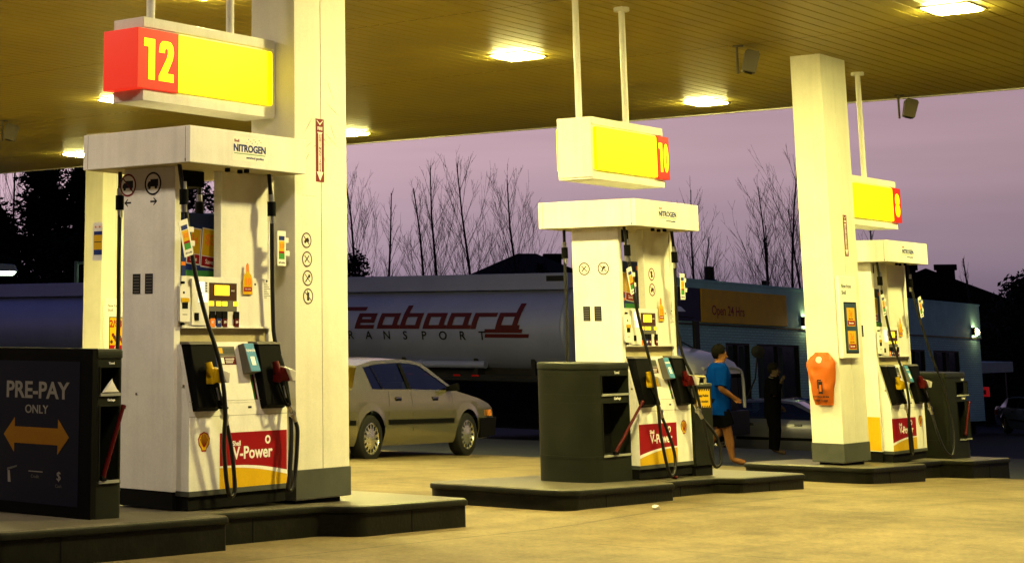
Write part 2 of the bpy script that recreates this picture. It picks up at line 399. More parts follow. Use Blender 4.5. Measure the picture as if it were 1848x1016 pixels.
# lamps let into the soffit
M_lampframe = mat('lamp_frame_white', (.30, .24, .10), .5, dirt=.1)
def make_lamp(label):
    t = thing('ceiling_light', label, 'ceiling light', (0, 0, SOFFIT), group='lamps under the canopy')
    m = MB(); h = .248
    for q in ((-h, -h+.03, -h, h), (h-.03, h, -h, h), (-h+.03, h-.03, -h, -h+.03), (-h+.03, h-.03, h-.03, h)): m.box(*q, -.009, .004, M_lampframe, .003)
    m.build('frame', t)
    m = MB(); h = .212
    rings = [[(sx*k, sy*k, z) for sx, sy in ((-1, -1), (1, -1), (1, 1), (-1, 1))] for k, z in ((h, .002), (h, -.014), (h*.90, -.026))]
    m.loft(rings, M_lens); m.build('lens', t, smooth=0)
    return t
lamp_spots = [
 (17.05, 10.8, 'lit square canopy lamp above the gap between pump twelve and pump ten'),
 (22.2, 11.1, 'lit canopy lamp at the far edge, just left of the pillar with the orange cover'),
 (17.2, 6.0, 'lit canopy lamp nearest the top right corner of the photo'),
 (22.15, 17.15, 'lit canopy lamp half hidden behind the big pillar beside pump twelve'),
 (16.9, 17.0, 'lit canopy lamp peeping out under the red end of the number twelve sign'),
 (21.8, 22.95, 'lit canopy lamp at the corner of the top of pump twelve, farthest left'),
 (11.9, 5.6, ''), (11.9, 10.9, ''), (11.9, 16.9, ''), (6.8, 5.4, ''), (6.8, 10.8, ''), (22.2, 5.9, ''), (6.8, 16.8, ''), (11.9, 22.9, '')]
lamp0 = make_lamp(lamp_spots[0][2])
for i, (x, y, lb) in enumerate(lamp_spots):
    o = lamp0 if i == 0 else copy_tree(lamp0)
    o.location = (x, y, SOFFIT)
    if x < 12:
        for ch in o.children:
            if ch.name.startswith('lens'):
                ch.data = ch.data.copy(); ch.data.materials[0] = M_lens_dim if x < 8 else M_lens_white
    o['label'] = lb or 'lit square canopy lamp outside the frame of the photo'

# ------------------------------------------------------------------ pump islands
def round_poly(pts, rads, n=5):
    o = []; N = len(pts)
    for i in range(N):
        p = Vector(pts[i]); a = (Vector(pts[i-1])-p); b = (Vector(pts[(i+1) % N])-p); r = min(rads[i], a.length*.45, b.length*.45)
        if r < 1e-4: o.append(p); continue
        p0, p1 = p+a.normalized()*r, p+b.normalized()*r
        for k in range(n+1):
            t = k/n; o.append(p0*(1-t)**2 + p*2*t*(1-t) + p1*t*t)
    return o
def offset_poly(P, d):
    o = []; N = len(P)
    for i in range(N):
        a = (P[i]-P[i-1]); b = (P[(i+1) % N]-P[i])
        if a.length < 1e-6: a = b
        if b.length < 1e-6: b = a
        n1 = Vector((a.y, -a.x)).normalized(); n2 = Vector((b.y, -b.x)).normalized(); v = (n1+n2)
        if v.length < 1e-6: v = n1
        v.normalize(); o.append(P[i] + v*d/max(.5, v.dot(n1)))
    return o
M_kerbside = mat('kerb_paint_dark', (.008, .008, .005), .5, dirt=.6, spec=.1, dscale=5, bump=.25, bscale=30)
M_kerbtop = mat('kerb_top_worn', (.105, .092, .066), .40, dirt=.5, dscale=5, bump=.5, bscale=40)
def island(label, x0, xa, xb, x1, yc, hw, hm, gz):
    # wide end (x0..xa), waist (xa..xb), wide end (xb..x1)
    pts = [(x0+.12, yc-hw), (xa, yc-hw), (xa, yc-hm), (xb, yc-hm), (xb+.13, yc-hw), (x1, yc-hw), (x1, yc+hw), (xb+.13, yc+hw), (xb, yc+hm), (xa, yc+hm), (xa, yc+hw), (x0+.12, yc+hw), (x0, yc+hw-.12), (x0, yc-hw+.12)]
    P = round_poly(pts, [.2, .04, .04, .08, .12, .05, .05, .12, .08, .04, .04, .2, .2, .2])
    cx = (x0+x1)/2
    t = thing('pump_island', label, 'kerb island', (cx, yc, gz(cx, yc)), group='raised pump islands')
    b = MB((cx, yc, gz(cx, yc)))
    def ringz(d, z): return [(p.x, p.y, gz(p.x, p.y)+z) for p in offset_poly(P, d)]
    b.loft([ringz(-.012, -.12), ringz(-.012, ISL-.055), ringz(.004, ISL-.048), ringz(.006, ISL-.022), ringz(-.004, ISL-.008)], M_kerbside, caps=False)
    b.build('kerb', t)
    b = MB((cx, yc, gz(cx, yc)))
    b.loft([ringz(-.004, ISL-.008), ringz(-.02, ISL)], M_kerbtop, caps=False)
    top = ringz(-.02, ISL)
    b.face(top, M_kerbtop)
    b.build('top_slab', t)
    for xx in (x0+.62, (xa+xb)/2-.1, xb+.75):
        yy = yc-hm if xa < xx < xb else yc-hw
        b = MB((cx, yc, gz(cx, yc))); z_ = gz(xx, yy); b.box(xx-.003, xx+.003, yy+.0085, yy+.03, z_-.1, z_+ISL-.058, M_dark); b.build('joint', t)
    return t
def gplane(z0): return lambda x, y: z0(x, y)
island('dark kerbed island carrying pump twelve and the dark pre-pay sign box', 6.6, 8.65, 9.85, 11.30, 8.38, .70, .47, G)
island('middle dark kerbed island with the olive bin in front of pump ten', 12.72, 14.50, 15.60, 17.14, 8.42, .71, .53, G)
island('far dark kerbed island under the pillar with the orange cover', 18.78, 20.42, 21.65, 23.12, 8.50, .72, .44, G)
island('kerbed island at the back left, behind pump twelve', 18.3, 20.46, 21.75, 23.89, 20.35, .72, .44, G)

# ------------------------------------------------------------------ stickers used on pillars and pumps
def circle_sticker(b, M, r, kind, rim=M_brown, ry=1.0):
    b.disc(M, r*1.02, .0012, M_inkw if kind in ('truck_no', 'truck') else M_column, sy=ry)
    Mi = M @ FZ(0, 0, .0012)
    b.ring(Mi, r, r*.84, .001, rim, sy=ry)
    k = r
    def pl(poly, m=M_ink): b.prism([(x*k, y*k*ry) for x, y in poly], Mi, .0009, m)
    def bar(x0, y0, x1, y1, wd, m=M_ink):
        dx, dy = x1-x0, y1-y0; l = math.hypot(dx, dy); nx, ny = -dy/l*wd/2, dx/l*wd/2
        b.prism([((x0+nx)*k, (y0+ny)*k*ry), ((x0-nx)*k, (y0-ny)*k*ry), ((x1-nx)*k, (y1-ny)*k*ry), ((x1+nx)*k, (y1+ny)*k*ry)], Mi, .0011, m)
    if kind == 'hand':
        pl([(-.5, -.15), (-.1, .25), (.3, .35), (.55, .0), (.35, -.3), (.0, -.2), (-.3, -.45)]); bar(-.55, .5, .55, -.5, .13, rim)
    elif kind == 'cig':
        bar(-.45, -.4, .4, .45, .15); bar(-.5, .45, .5, -.45, .12, rim)
    elif kind == 'key':
        pl([(.05, .1), (.25, .5), (.55, .35), (.4, .0)]); bar(.15, .12, -.45, -.5, .17); bar(-.55, .5, .55, -.5, .1, rim)
    elif kind == 'phone':
        pl([(-.22, -.55), (.22, -.55), (.22, .5), (-.22, .5)]); bar(-.16, .75, -.16, .5, .1); bar(-.6, .5, .6, -.5, .12, rim)
    elif kind == 'flame':
        bar(-.3, -.5, -.05, .1, .2); pl([(-.1, .0), (.35, .05), (.45, .35), (.1, .3), (-.05, .5)]); bar(-.55, .45, .55, -.45, .12, rim)
    elif kind in ('truck', 'truck_no'):
        pl([(-.3, -.25), (.62, -.25), (.62, .38), (-.3, .38)]); pl([(-.66, -.25), (-.3, -.25), (-.3, .2), (-.5, .2), (-.66, -.02)])
        for cx in (-.42, .36):
            b.disc(Mi @ FZ(cx*k, -.3*k*ry, 0), .16*k, .001, M_ink, n=12)
        if kind == 'truck_no': bar(-.58, .58, .58, -.58, .12, rim)
def fire_sign(b, M, wd, ht, txt=True):
    b.rect(M, -wd/2, wd/2, -ht/2, ht/2, .0015, M_maroon)
    Mi = M @ FZ(0, 0, .0015)
    a = wd*.19; h = ht/2
    b.prism([(-a, -h+.16*ht), (-wd*.4, -h+.16*ht), (0, -h+.02*ht), (wd*.4, -h+.16*ht), (a, -h+.16*ht), (a, h-.24*ht), (wd*.32, h-.21*ht), (-wd*.32, h-.21*ht), (-a, h-.24*ht)], Mi, .001, M_paper)
    b.prism([(-wd*.38, h-.02*ht), (0, h-.075*ht), (wd*.38, h-.02*ht), (wd*.38, h-.03*ht), (0, h-.10*ht), (-wd*.38, h-.03*ht)], Mi, .001, M_paper)
    if txt:
        b.text('FIRE', Mi @ FZ(0, h-.155*ht, .0005), wd*.34, M_paper, bold=.001)
        for i, ch in enumerate('EXTINGUISHER'): b.text(ch, Mi @ FZ(0, h-.27*ht - i*ht*.05, .0012), wd*.30, M_maroon, bold=.0008)

# ------------------------------------------------------------------ pillars
def pillar(label, x, y, gz, CW, CD):
    t = thing('canopy_pillar', label, 'pillar', (x+CW/2, y+CD/2, gz), group='square cream canopy pillars')
    b = MB((x+CW/2, y+CD/2, gz)); h = SOFFIT-gz
    z0 = gz+.03; zt = SOFFIT+.008
    b.box(x, x+CW/2-.0025, y, y+CD, z0+.19, zt, M_column, .008)
    b.box(x+CW/2+.0025, x+CW, y, y+CD, z0+.19, zt, M_column, .008)
    b.box(x+.02, x+CW-.02, y+.02, y+CD-.02, z0, zt, M_column)
    b.build('cladding', t)
    b = MB((x+CW/2, y+CD/2, gz)); b.box(x-.008, x+CW+.008, y-.008, y+CD+.008, gz+.035, gz+.235, M_plinth, .008); b.build('plinth', t)
    b = MB((x+CW/2, y+CD/2, gz)); b.box(x+.05, x+CW-.05, y+.05, y+CD-.05, gz-.02, gz+.06, M_dark); b.build('base_plate', t)
    return t
gA = G(9.99, 8.3)+ISL
pA = pillar('big cream pillar with four round warning stickers beside pump twelve', 9.734, 8.037, gA, .60, .41)
CW = .60
off = (9.734+CW/2, 8.037+.41/2, gA)
for i, (dx, z, kd) in enumerate(((.126, 1.806, 'hand'), (.131, 1.674, 'cig'), (.136, 1.542, 'key'), (.141, 1.415, 'phone'))):
    b = MB(off); circle_sticker(b, FY(9.734+dx, 8.0368, gA+z), .055, kd); b.build('warning_sticker', pA)
b = MB(off); fire_sign(b, FY(9.734+.285, 8.0368, gA+2.456), .094, .456); b.build('fire_sticker', pA, label='tall dark red sticker reading FIRE EXTINGUISHER with a downward arrow')
M_glue = mat('old_glue_residue', (.55, .52, .42), .8, dirt=.5, dscale=20)
b = MB(off); rnd = random.Random(4)
for i in range(16):
    zz = gA + rnd.uniform(2.35, 2.95); xx = 9.734 + CW/2 + rnd.uniform(-.17, .17); sg = 1 if xx > 9.734+CW/2 else -1
    ln = rnd.uniform(.03, .09); wd = rnd.uniform(.002, .006); a = R(-50*sg + rnd.uniform(-20, 20))
    M = FY(xx, 8.0369, zz) @ Matrix.Rotation(a, 4, 'Z')
    b.prism([(-ln, -wd*.3), (0, -wd), (ln, 0), (ln*.3, wd), (-ln*.6, wd*.8)], M, .0006, M_glue)
b.rect(FY(9.734, 8.0369, gA), .08, .24, 2.12, 2.124, .0006, M_glue)
b.build('glue_residue', pA)
XB, YB = 19.10, 8.15
gB = G(19.34, 8.4)+ISL
pB = pillar('cream pillar with the orange extinguisher cover in front of pump eight', XB, YB, gB, .68, .35)
offB = (XB+.34, YB+.175, gB)
b = MB(offB); fire_sign(b, FY(XB+.40, YB-.0002, gB+2.466), .094, .456, txt=True); b.build('fire_sticker', pB)
XC, YC = 19.58, 20.08
gC = G(XC, YC)+ISL
pC = pillar('cream pillar at the back left, half hidden behind pump twelve', XC, YC, gC, .60, .40)

# framed price posters
M_posterframe = mat('poster_frame_white', (.76, .75, .70), .4, dirt=.06)
M_posterblue = mat('poster_backdrop', (.035, .07, .11), .35, dirt=.4, dscale=8)
def poster(label, x, y, z0, gz, big):
    wd, ht = .45, .88
    t = thing('poster_board', label, 'poster', (x+wd/2, y-.02, gz+z0), group='framed boards on the pillars')
    o = (x+wd/2, y-.02, gz+z0)
    b = MB(o); b.box(x, x+wd, y-.05, y-.002, gz+z0, gz+z0+ht, M_posterframe, .008); b.build('board', t)
    M = FY(x, y-.0502, gz+z0)
    b = MB(o); b.text('New from', M @ FZ(.05, ht-.11, 0), .062, M_ink, align='LEFT'); b.text('Shell', M @ FZ(.05, ht-.18, 0), .062, M_ink, align='LEFT'); b.build('lettering', t)
    b = MB(o)
    b.rect(M, .085, .42, .05, .60, .002, M_black); b.rect(M, .10, .405, .065, .585, .003, M_posterblue if not big else M_yel)
    if not big:
        for k, (yy, h2) in enumerate(((.34, .20), (.09, .20))):
            Mi = M @ FZ(.15, yy, .003); b.rect(Mi, 0, .21, 0, h2, .001, M_yel); b.rect(Mi @ FZ(0, 0, .001), .01, .20, .01, .06, .0008, M_red)
            b.text('3¢', Mi @ FZ(.1, .135, .001), .10, M_orange, bold=.003); b.text('off per litre', Mi @ FZ(.1, .08, .001), .025, M_red)
            b.text('Save now', Mi @ FZ(.1, .035, .002), .032, M_inkw)
    else:
        Mi = M @ FZ(.25, 0, .003)
        b.text('2/$3', Mi @ FZ(-.02, .49, 0), .15, M_red, bold=.005); b.rect(Mi, -.15, .155, .065, .17, .001, M_red); b.text('0¢', Mi @ FZ(.0, .12, .001), .09, M_inkw)
        for k in range(9):
            b.disc(Mi @ FZ(-.11+.03*k, .22+.035*((k*7) % 4), 0), .03, .001+.0004*k, M_maroon if k % 2 else M_brown, n=10)
    b.build('print', t)
poster('white New from Shell board with small yellow and red flyers on the far right pillar', 19.12, YB, 1.135, gB, False)
poster('white New from Shell board with a yellow price print, partly hidden by pump twelve', XC+.05, YC, 1.135, gC, True)

# orange extinguisher cover, hanging on the left face of the far pillar
t = thing('extinguisher_cover', 'orange vinyl fire extinguisher cover hanging on the cream pillar', 'extinguisher cover', (XB-.02, 8.325, gB+.63))
o = (XB-.02, 8.325, gB+.63)
b = MB(o)
prof = [(.635, .112, .05), (.70, .125, .08), (.80, .143, .09), (.95, .170, .095), (1.05, .187, .09), (1.085, .192, .08), (1.12, .165, .07), (1.15, .125, .055), (1.185, .085, .03)]
rings = []
def _tab(z, i):
    for p, q in zip(prof, prof[1:]):
        if z <= q[0]: return p[i] + (q[i]-p[i])*(z-p[0])/(q[0]-p[0])
    return prof[-1][i]
for j in range(31):
    z = .635 + .55*j/30; hw, dp = _tab(z, 1)*.88, _tab(z, 2); r_ = []
    for k in range(40):
        a = 2*math.pi*k/40; cz = math.cos(a); yy = hw*math.copysign(abs(cz)**.75, cz); xx = max(.002, dp*(.5+.5*math.sin(a)))
        q = Vector((yy*9, z*6, xx*8)); w_ = noise.noise(q)*.022 + noise.noise(q*2.3)*.010
        fold = .010*math.sin(yy*60 + 9*z)*max(0, (z-.95)/.24)
        if math.sin(a) > -.6: xx += w_ + fold
        r_.append((XB - max(.002, xx) - .001, 8.325 + yy + noise.noise(q*1.3)*.012, gB+z + (.010*math.sin(5*a) if j > 26 else 0)))
    rings.append(r_)
b.loft(rings, M_orangevinyl); b.build('cover', t, smooth=60)
b = MB(o)
b.disc(FX(XB-.078, 8.335, gB+1.115) @ Matrix.Rotation(R(-8), 4, 'X'), .035, .006, mat('clear_window_film', (.7, .66, .55), .15, dirt=.2))
b.build('window', t)
b = MB(o); M = FX(XB-.102, 8.325, gB+.83)
b.rect(M, -.022, .022, -.075, .055, .004, M_ink); b.rect(M @ FZ(0, 0, .004), -.012, .012, -.05, .02, .001, M_orangevinyl); b.rect(M, -.034, -.026, -.02, .075, .004, M_ink); b.rect(M, -.034, .012, .062, .075, .004, M_ink)
b.text('EXTINGUISHER', FX(XB-.096, 8.325, gB+.725) @ Matrix.Rotation(R(8), 4, 'X'), .026, M_ink, d=.006); b.text('KEEP CLEAR', FX(XB-.087, 8.325, gB+.685) @ Matrix.Rotation(R(8), 4, 'X'), .026, M_ink, d=.006)
b.build('lettering', t)

M_sbox = mat('tan_speaker_plastic', (.10, .085, .06), .5, dirt=.15)
# small box speakers on brackets under the canopy
def soffit_box(label, x, y, rz):
    t = thing('soffit_speaker', label, 'speaker', (x, y, SOFFIT), (0, 0, rz), group='small boxes on brackets under the canopy')
    b = MB(); b.box(-.13, -.105, -.015, .015, -.31, 0, M_sbox, .004); b.box(-.16, -.05, -.04, .04, -.012, 0, M_sbox); b.build('bracket', t)
    b = MB(); Mx = Matrix.Translation((.02, 0, -.18)) @ Matrix.Rotation(R(14), 4, 'Y')
    r_ = [[Mx @ Vector((sx*a, sy*c, z)) for sx, sy in ((-1, -1), (1, -1), (1, 1), (-1, 1))] for a, c, z in ((.06, .07, -.12), (.07, .08, -.11), (.08, .09, .09), (.06, .075, .12))]
    b.loft(r_, M_sbox); b.build('housing', t)
    b = MB(); b.box(-.04, .04, -.05, .05, -.006, .0, M_dark); o2 = b.build('grille', t); o2.matrix_local = Mx @ Matrix.Translation((0, 0, -.122))
soffit_box('small tan box on a bracket under the canopy, left of the far pillar', 18.05, 8.50, R(-60))
soffit_box('small tan box on a bracket at the canopy edge against the sky', 23.2, 8.75, R(-60))
soffit_box('small tan box on a bracket under the canopy at the left edge of the photo', 17.54, 20.0, R(-60))
# ------------------------------------------------------------------ fuel pumps
def pecten(b, M, r):
    def shp(k):
        p = [(-.34*k, -1.0*k), (.34*k, -1.0*k), (.42*k, -.72*k)]
        for i in range(13):
            a = R(-28 + 236*i/12); q = 1.0 + .035*math.cos(i*math.pi)
            p.append((.90*k*q*math.cos(a), (.12 + .86*q*math.sin(a))*k))
        p.append((-.42*k, -.72*k)); return p
    b.prism(shp(r*1.12), M, .0012, M_red); b.prism(shp(r*.95), M @ FZ(0, 0, .0012), .001, M_yel)
    for i in range(7):
        a = R(90 + (i-3)*24); x1, y1 = .72*r*math.cos(a), (.12+.72*math.sin(a))*r; x0, y0 = .10*r*math.cos(a), -.62*r
        dx, dy = x1-x0, y1-y0; l = math.hypot(dx, dy); nx, ny = -dy/l*.028*r, dx/l*.028*r
        b.prism([(x0+nx, y0+ny), (x0-nx, y0-ny), (x1-nx*1.6, y1-ny*1.6), (x1+nx*1.6, y1+ny*1.6)], M @ FZ(0, 0, .0022), .0008, M_red)
def SL(dx, z):
    k = (1.06-z)/.44; t = Vector((0, .113, .44)).normalized(); n = Vector((0, -.44, .113)).normalized()
    return Matrix(((1, 0, 0, dx), (0, t.y, n.y, .263-.113*k), (0, t.z, n.z, z), (0, 0, 0, 1)))
POFF = (.6, .5, 0)
def card(root, p, ang, tilt_m=None):       # printed card clipped on a hose
    M = FY(*p) @ Matrix.Rotation(R(ang), 4, 'Z')
    b = MB(POFF); b.rect(M, -.045, .045, -.12, .12, .003, M_paper); b.box(p[0]+.03, p[0]+.075, p[1]-.004, p[1]+.02, p[2]+.04, p[2]+.075, M_paper, .003); b.box(p[0]+.04, p[0]+.085, p[1]-.004, p[1]+.02, p[2]-.05, p[2]-.015, M_paper, .003)
    Mi = M @ FZ(0, 0, .003)
    b.rect(Mi, -.03, .03, .055, .085, .001, M_blue); b.rect(Mi, -.03, .03, -.02, .05, .001, M_yel); b.rect(Mi, -.03, .03, -.035, -.02, .001, M_red); b.rect(Mi, -.03, .03, -.075, -.035, .001, M_green)
    b.text('10', Mi @ FZ(0, .015, .001), .05, M_orange, bold=.001); b.text('off today', Mi @ FZ(0, -.098, 0), .018, M_ink)
    b.build('hose_card', root)
def pump(num, label):
    x, y = PUMPX[num], PUMPY[num]
    t = thing('fuel_pump', label, 'fuel pump', (x+.6, y+.5, G(x, y)+ISL), group='white fuel pumps')
    # top housing
    b = MB(POFF); b.box(0, 1.198, 0, 1.008, 2.214, 2.455, M_pump, .006)
    for yy in (.042, .962): b.rect(FX(0, yy, 2.22), -.0015, .0015, 0, .228, .0006, M_brown)
    b.rect(FX(0, .042, 2.22), -.004, .004, .0, .02, .001, M_brown)
    top = b.build('top_housing', t)
    b = MB(POFF); b.rect(FZ(.02, .02, 2.2135) @ Matrix.Rotation(math.pi, 4, 'X'), 0, 1.158, -.968, 0, .002, M_beige)
    for px, py in ((.47, .09), (.62, .05), (.62, .11)): b.box(px-.014, px+.014, py-.014, py+.014, 2.185, 2.2115, M_black, .004)
    b.build('underside', top)
    b = MB(POFF); M = FY(.415, -.0002, 2.255)
    b.rect(M, 0, .365, 0, .165, .0008, mat('sticker_white_clear', (.80, .78, .70), .3, dirt=.05))
    b.text('NITROGEN', M @ FZ(.18, .085, .0008), .066, M_blue, bold=.0022); b.rect(M, .02, .34, .048, .053, .0014, M_green)
    b.text('Shell', M @ FZ(.045, .135, .0008), .028, M_red); b.text('enriched gasoline', M @ FZ(.235, .027, .0008), .026, M_blue)
    for i in range(9): b.disc(M @ FZ(.15+.018*i, .128+.012*((i*5) % 3), .0008), .004, .0006, M_sky if i % 2 else M_yel, n=8)
    b.build('nitrogen_sticker', top, label='clear sticker reading Shell NITROGEN enriched gasoline')
    # end panels
    for dx0, name in ((.14, 0), (1.10, 1)):
        b = MB(POFF); b.box(dx0, dx0+.06, .263, .745, .11, 2.2115, M_pump, .004)
        b.box(dx0+.004, dx0+.056, .268, .74, .0, .11, M_base)
        ep = b.build('end_panel', t)
        if name == 0:
            sx = .1398
            if num == '12':
                b = MB(POFF); circle_sticker(b, FX(sx, .705, 2.105), .078, 'truck_no', M_maroon); b.build('truck_sticker', ep)
                b = MB(POFF); circle_sticker(b, FX(sx, .468, 2.105), .078, 'truck', M_ink); b.build('truck_sticker', ep)
                b = MB(POFF)
                for yy, sg in ((.705, -1), (.462, 1)):
                    M = FX(sx, yy, 1.985); b.prism([(sg*.035, 0), (sg*.0, .028), (sg*.0, .02), (sg*.012, .006), (-sg*.03, .006), (-sg*.03, -.006), (sg*.012, -.006), (0, -.02), (0, -.028)], M, .001, M_ink)
                b.build('arrow_sticker', ep)
            if num == '10':
                for yy, kd in ((.622, 'cig'), (.424, 'flame')):
                    b = MB(POFF); circle_sticker(b, FX(sx, yy, 1.845), .058, kd); b.build('warning_sticker', ep)
            for yy in ((.612, .496) if num != '8' else (.43,)):
                b = MB(POFF); M = FX(sx, yy, 1.44); b.rect(M, -.036, .036, -.066, .066, .002, M_ink)
                for k in range(6): b.rect(M, -.028, .028, -.055+.02*k, -.049+.02*k, .003, M_grey)
                b.build('notice_plate', ep)
            if num == '8':
                b = MB(POFF); b.rect(FX(sx, .504, .118), -.235, .235, 0, .37, .0012, M_yel); b.build('yellow_band', ep)
            if num == '12':
                b = MB(POFF); b.disc(FX(sx, .60, .72), .008, .004, M_grey, n=10); b.build('lock', ep)
    # cabinet, both sides alike
    b = MB(POFF)
    YZ = Matrix(((0, 0, 1, .172), (1, 0, 0, 0), (0, 1, 0, 0), (0, 0, 0, 1)))
    prof = [(.15, .118), (.15, .62), (.263, 1.06), (.745, 1.06), (.858, .62), (.858, .118)]
    b.prism(prof, YZ, .991, M_pump)
    cab = b.build('cabinet', t)
    b = MB(POFF); b.box(.178, 1.157, .163, .845, .0, .085, M_base, .004); b.box(.170, 1.165, .146, .862, .085, .117, M_plinth, .002); b.build('kick_plate', t)
    b = MB(POFF)
    for zz in (.583, .680): b.rect(FY(.172, .1499, zz), 0, .991, -.0012, .0012, .0006, M_grey)
    for k in range(4): b.rect(FY(.30+.235*k, .1499, .632), -.018, .018, -.007, .007, .001, M_ink)
    b.rect(FX(.1718, .20, .78), -.008, .008, -.008, .008, .004, M_grey)
    b.build('seam', cab)
    # graphics on the lower door
    left = num != '12'
    x0, x1 = ((.178, .87) if left else (.47, 1.157))
    b = MB(POFF); M = FY(0, .1499, 0)
    ztop = .472
    n = 14; lo = []; mid = []
    for k in range(n+1):
        u = k/n; uu = u if not left else 1-u
        zz = .262 - .055*uu + .018*math.sin(uu*math.pi)
        lo.append((x0+(x1-x0)*u, zz)); mid.append((x0+(x1-x0)*u, zz-.012-.016*uu))
    b.prism([(x1, ztop), (x0, ztop)] + lo, M, .0010, M_red)
    b.prism(list(reversed(lo)) + mid, M, .0012, M_inkw)
    b.prism([(x0, .1185), (x1, .1185)] + list(reversed(mid)), M, .0010, M_yel)
    xc = .80 if not left else .575
    b.text('V-Power', M @ FZ(xc, .335, .001), .112, M_inkw, bold=.0025); b.text('Shell', M @ FZ(xc-.165, .40, .001), .045, M_inkw, bold=.001)
    b.ring(M @ FZ(xc+.155, .415, .001), .028, .015, .001, M_inkw)
    b.build('door_graphic', cab, label='red, white and yellow door graphic reading Shell V-Power')
    b = MB(POFF); pecten(b, M @ FZ(.314 if not left else 1.01, .425, 0), .056); b.build('shell_emblem', cab)
    # band and head
    b = MB(POFF); b.box(.2, 1.1, .285, .723, 1.06, 1.152, M_beige); b.build('recessed_band', t)
    b = MB(POFF); b.box(.2, 1.1, .255, .753, 1.15, 1.49, M_pump, .005)
    b.box(.2, 1.1, .245, .763, 1.15, 1.165, M_pump, .003); hd = b.build('head', t)
    b = MB(POFF); b.box(.605, 1.1, .268, .335, 1.49, 2.2115, M_column if num != '12' else M_white, .004); b.box(1.03, 1.1, .335, .70, 1.49, 2.2115, M_white)
    up_ = b.build('upper_panel', t)
    if num == '10':
        for zz, kd in ((1.806, 'phone'), (1.664, 'hand')):
            b = MB(POFF); circle_sticker(b, FY(.74, .2678, zz), .058, kd, M_maroon); b.build('warning_sticker', up_)
    b = MB(POFF); b.box(.36, .58, .40, .62, 2.10, 2.2115, M_black, .01); b.build('junction_box', t)
    # display
    b = MB(POFF); M = FY(0, .2548, 0)
    b.rect(M, .455, .76, 1.24, 1.47, .004, M_pump); b.rect(M, .468, .748, 1.262, 1.452, .006, M_grey); b.rect(M, .472, .744, 1.336, 1.448, .0066, M_brown)
    b.text('SALE', M @ FZ(.705, 1.40, .0066), .016, M_inkw)
    b.build('display_frame', hd)
    b = MB(POFF); b.rect(M, .52, .668, 1.368, 1.436, .009, M_screen)
    for cx in (.487, .561, .622, .735): b.rect(M, cx-.024, cx+.024, 1.298, 1.328, .010, M_screen)
    b.build('lit_screen', hd, smooth=0)
    for cx, m in ((.497, M_orange), (.561, M_blue), (.622, M_redpl), (.742, M_redpl)):
        b = MB(POFF); b.rect(M, cx-.026, cx+.026, 1.21, 1.262, .012, M_black); b.rect(M, cx-.022, cx+.022, 1.158, 1.215, .013, m)
        b.text('87' if m is M_orange else '89', M @ FZ(cx, 1.19, .013), .025, M_inkw); b.build('grade_button', hd)
    b = MB(POFF); b.rect(M, .285, .45, 1.17, 1.475, .018, M_pump); b.rect(M, .33, .405, 1.385, 1.455, .020, M_key); b.rect(M, .345, .44, 1.32, 1.38, .020, M_key)
    for k in range(4): b.rect(M, .418, .432, 1.39+.017*k, 1.40+.017*k, .020, M_grey)
    b.rect(M, .31, .35, 1.20, 1.25, .022, M_black); b.build('keypad', hd)
    b = MB(POFF); b.rect(M, .165, .262, 1.19, 1.42, .022, M_pump); b.rect(M, .185, .24, 1.275, 1.315, .024, M_black); b.rect(M, .175, .25, 1.318, 1.345, .026, M_yelpl); b.rect(M, .19, .235, 1.235, 1.24, .023, M_grey)
    for zz in (1.445, 1.38, 1.175): b.disc(M @ FZ(.20, zz, 0), .009, .024, M_black, n=10)
    b.build('card_reader', hd)
    b = MB(POFF)
    for k in range(9): b.rect(M, 1.04, 1.04+.03+.012*((k*3) % 4), 1.36+.012*k, 1.364+.012*k, .001, M_grey)
    b.disc(M @ FZ(1.07, 1.475, 0), .008, .002, M_black, n=10); b.disc(M @ FZ(.945, 1.45, 0), .008, .002, M_black, n=10)
    b.build('fine_print', hd)
    b = MB(POFF); Mt = FY(.855, .246, 1.38)
    b.prism([(-.05, 0), (.05, 0), (.05, .09), (.038, .13), (.018, .145), (.018, .155), (-.018, .155), (-.018, .145), (-.038, .13), (-.05, .09)], Mt, .003, M_yel)
    b.prism([(-.016, .15), (.016, .15), (.012, .20), (.0, .214), (-.012, .20)], Mt, .002, M_orange)
    b.rect(Mt @ FZ(0, 0, .003), -.042, .042, .02, .05, .001, M_red); b.text('10', Mt @ FZ(0, .085, .003), .07, M_orange, bold=.002)
    b.text('PER LITRE', Mt @ FZ(0, .035, .004), .014, M_inkw); b.build('price_tag', hd)
    # flyers standing in the opening
    b = MB(POFF); M = FY(0, .50, 1.49)
    b.rect(M, .43, .90, .0, .44, .012, M_blue); Mf = M @ FZ(.72, .07, .013) @ Matrix.Rotation(R(-5), 4, 'Z')
    b.rect(Mf, -.085, .085, 0, .27, .001, M_paper); b.rect(Mf, -.078, .078, .08, .262, .002, M_yel); b.rect(Mf, -.078, .078, .008, .075, .002, M_red); b.text('$3', Mf @ FZ(0, .19, .002), .10, M_orange, bold=.003); b.text('Save', Mf @ FZ(0, .04, .002), .045, M_inkw); b.rect(M, .85, .885, .36, .40, .014, M_orange)
    Mf = M @ FZ(.56, .09, .013) @ Matrix.Rotation(R(-4), 4, 'Z')
    b.rect(Mf, -.07, .07, 0, .25, .001, M_paper); b.rect(Mf, -.062, .062, .075, .242, .002, M_yel); b.rect(Mf, -.062, .062, .008, .07, .002, M_red)
    b.text('3¢', Mf @ FZ(0, .17, .002), .08, M_orange, bold=.002); b.text('Save', Mf @ FZ(0, .038, .002), .04, M_inkw)
    b.rect(M, .43, .90, -.0, .05, .018, M_green)
    b.build('flyer_board', t)
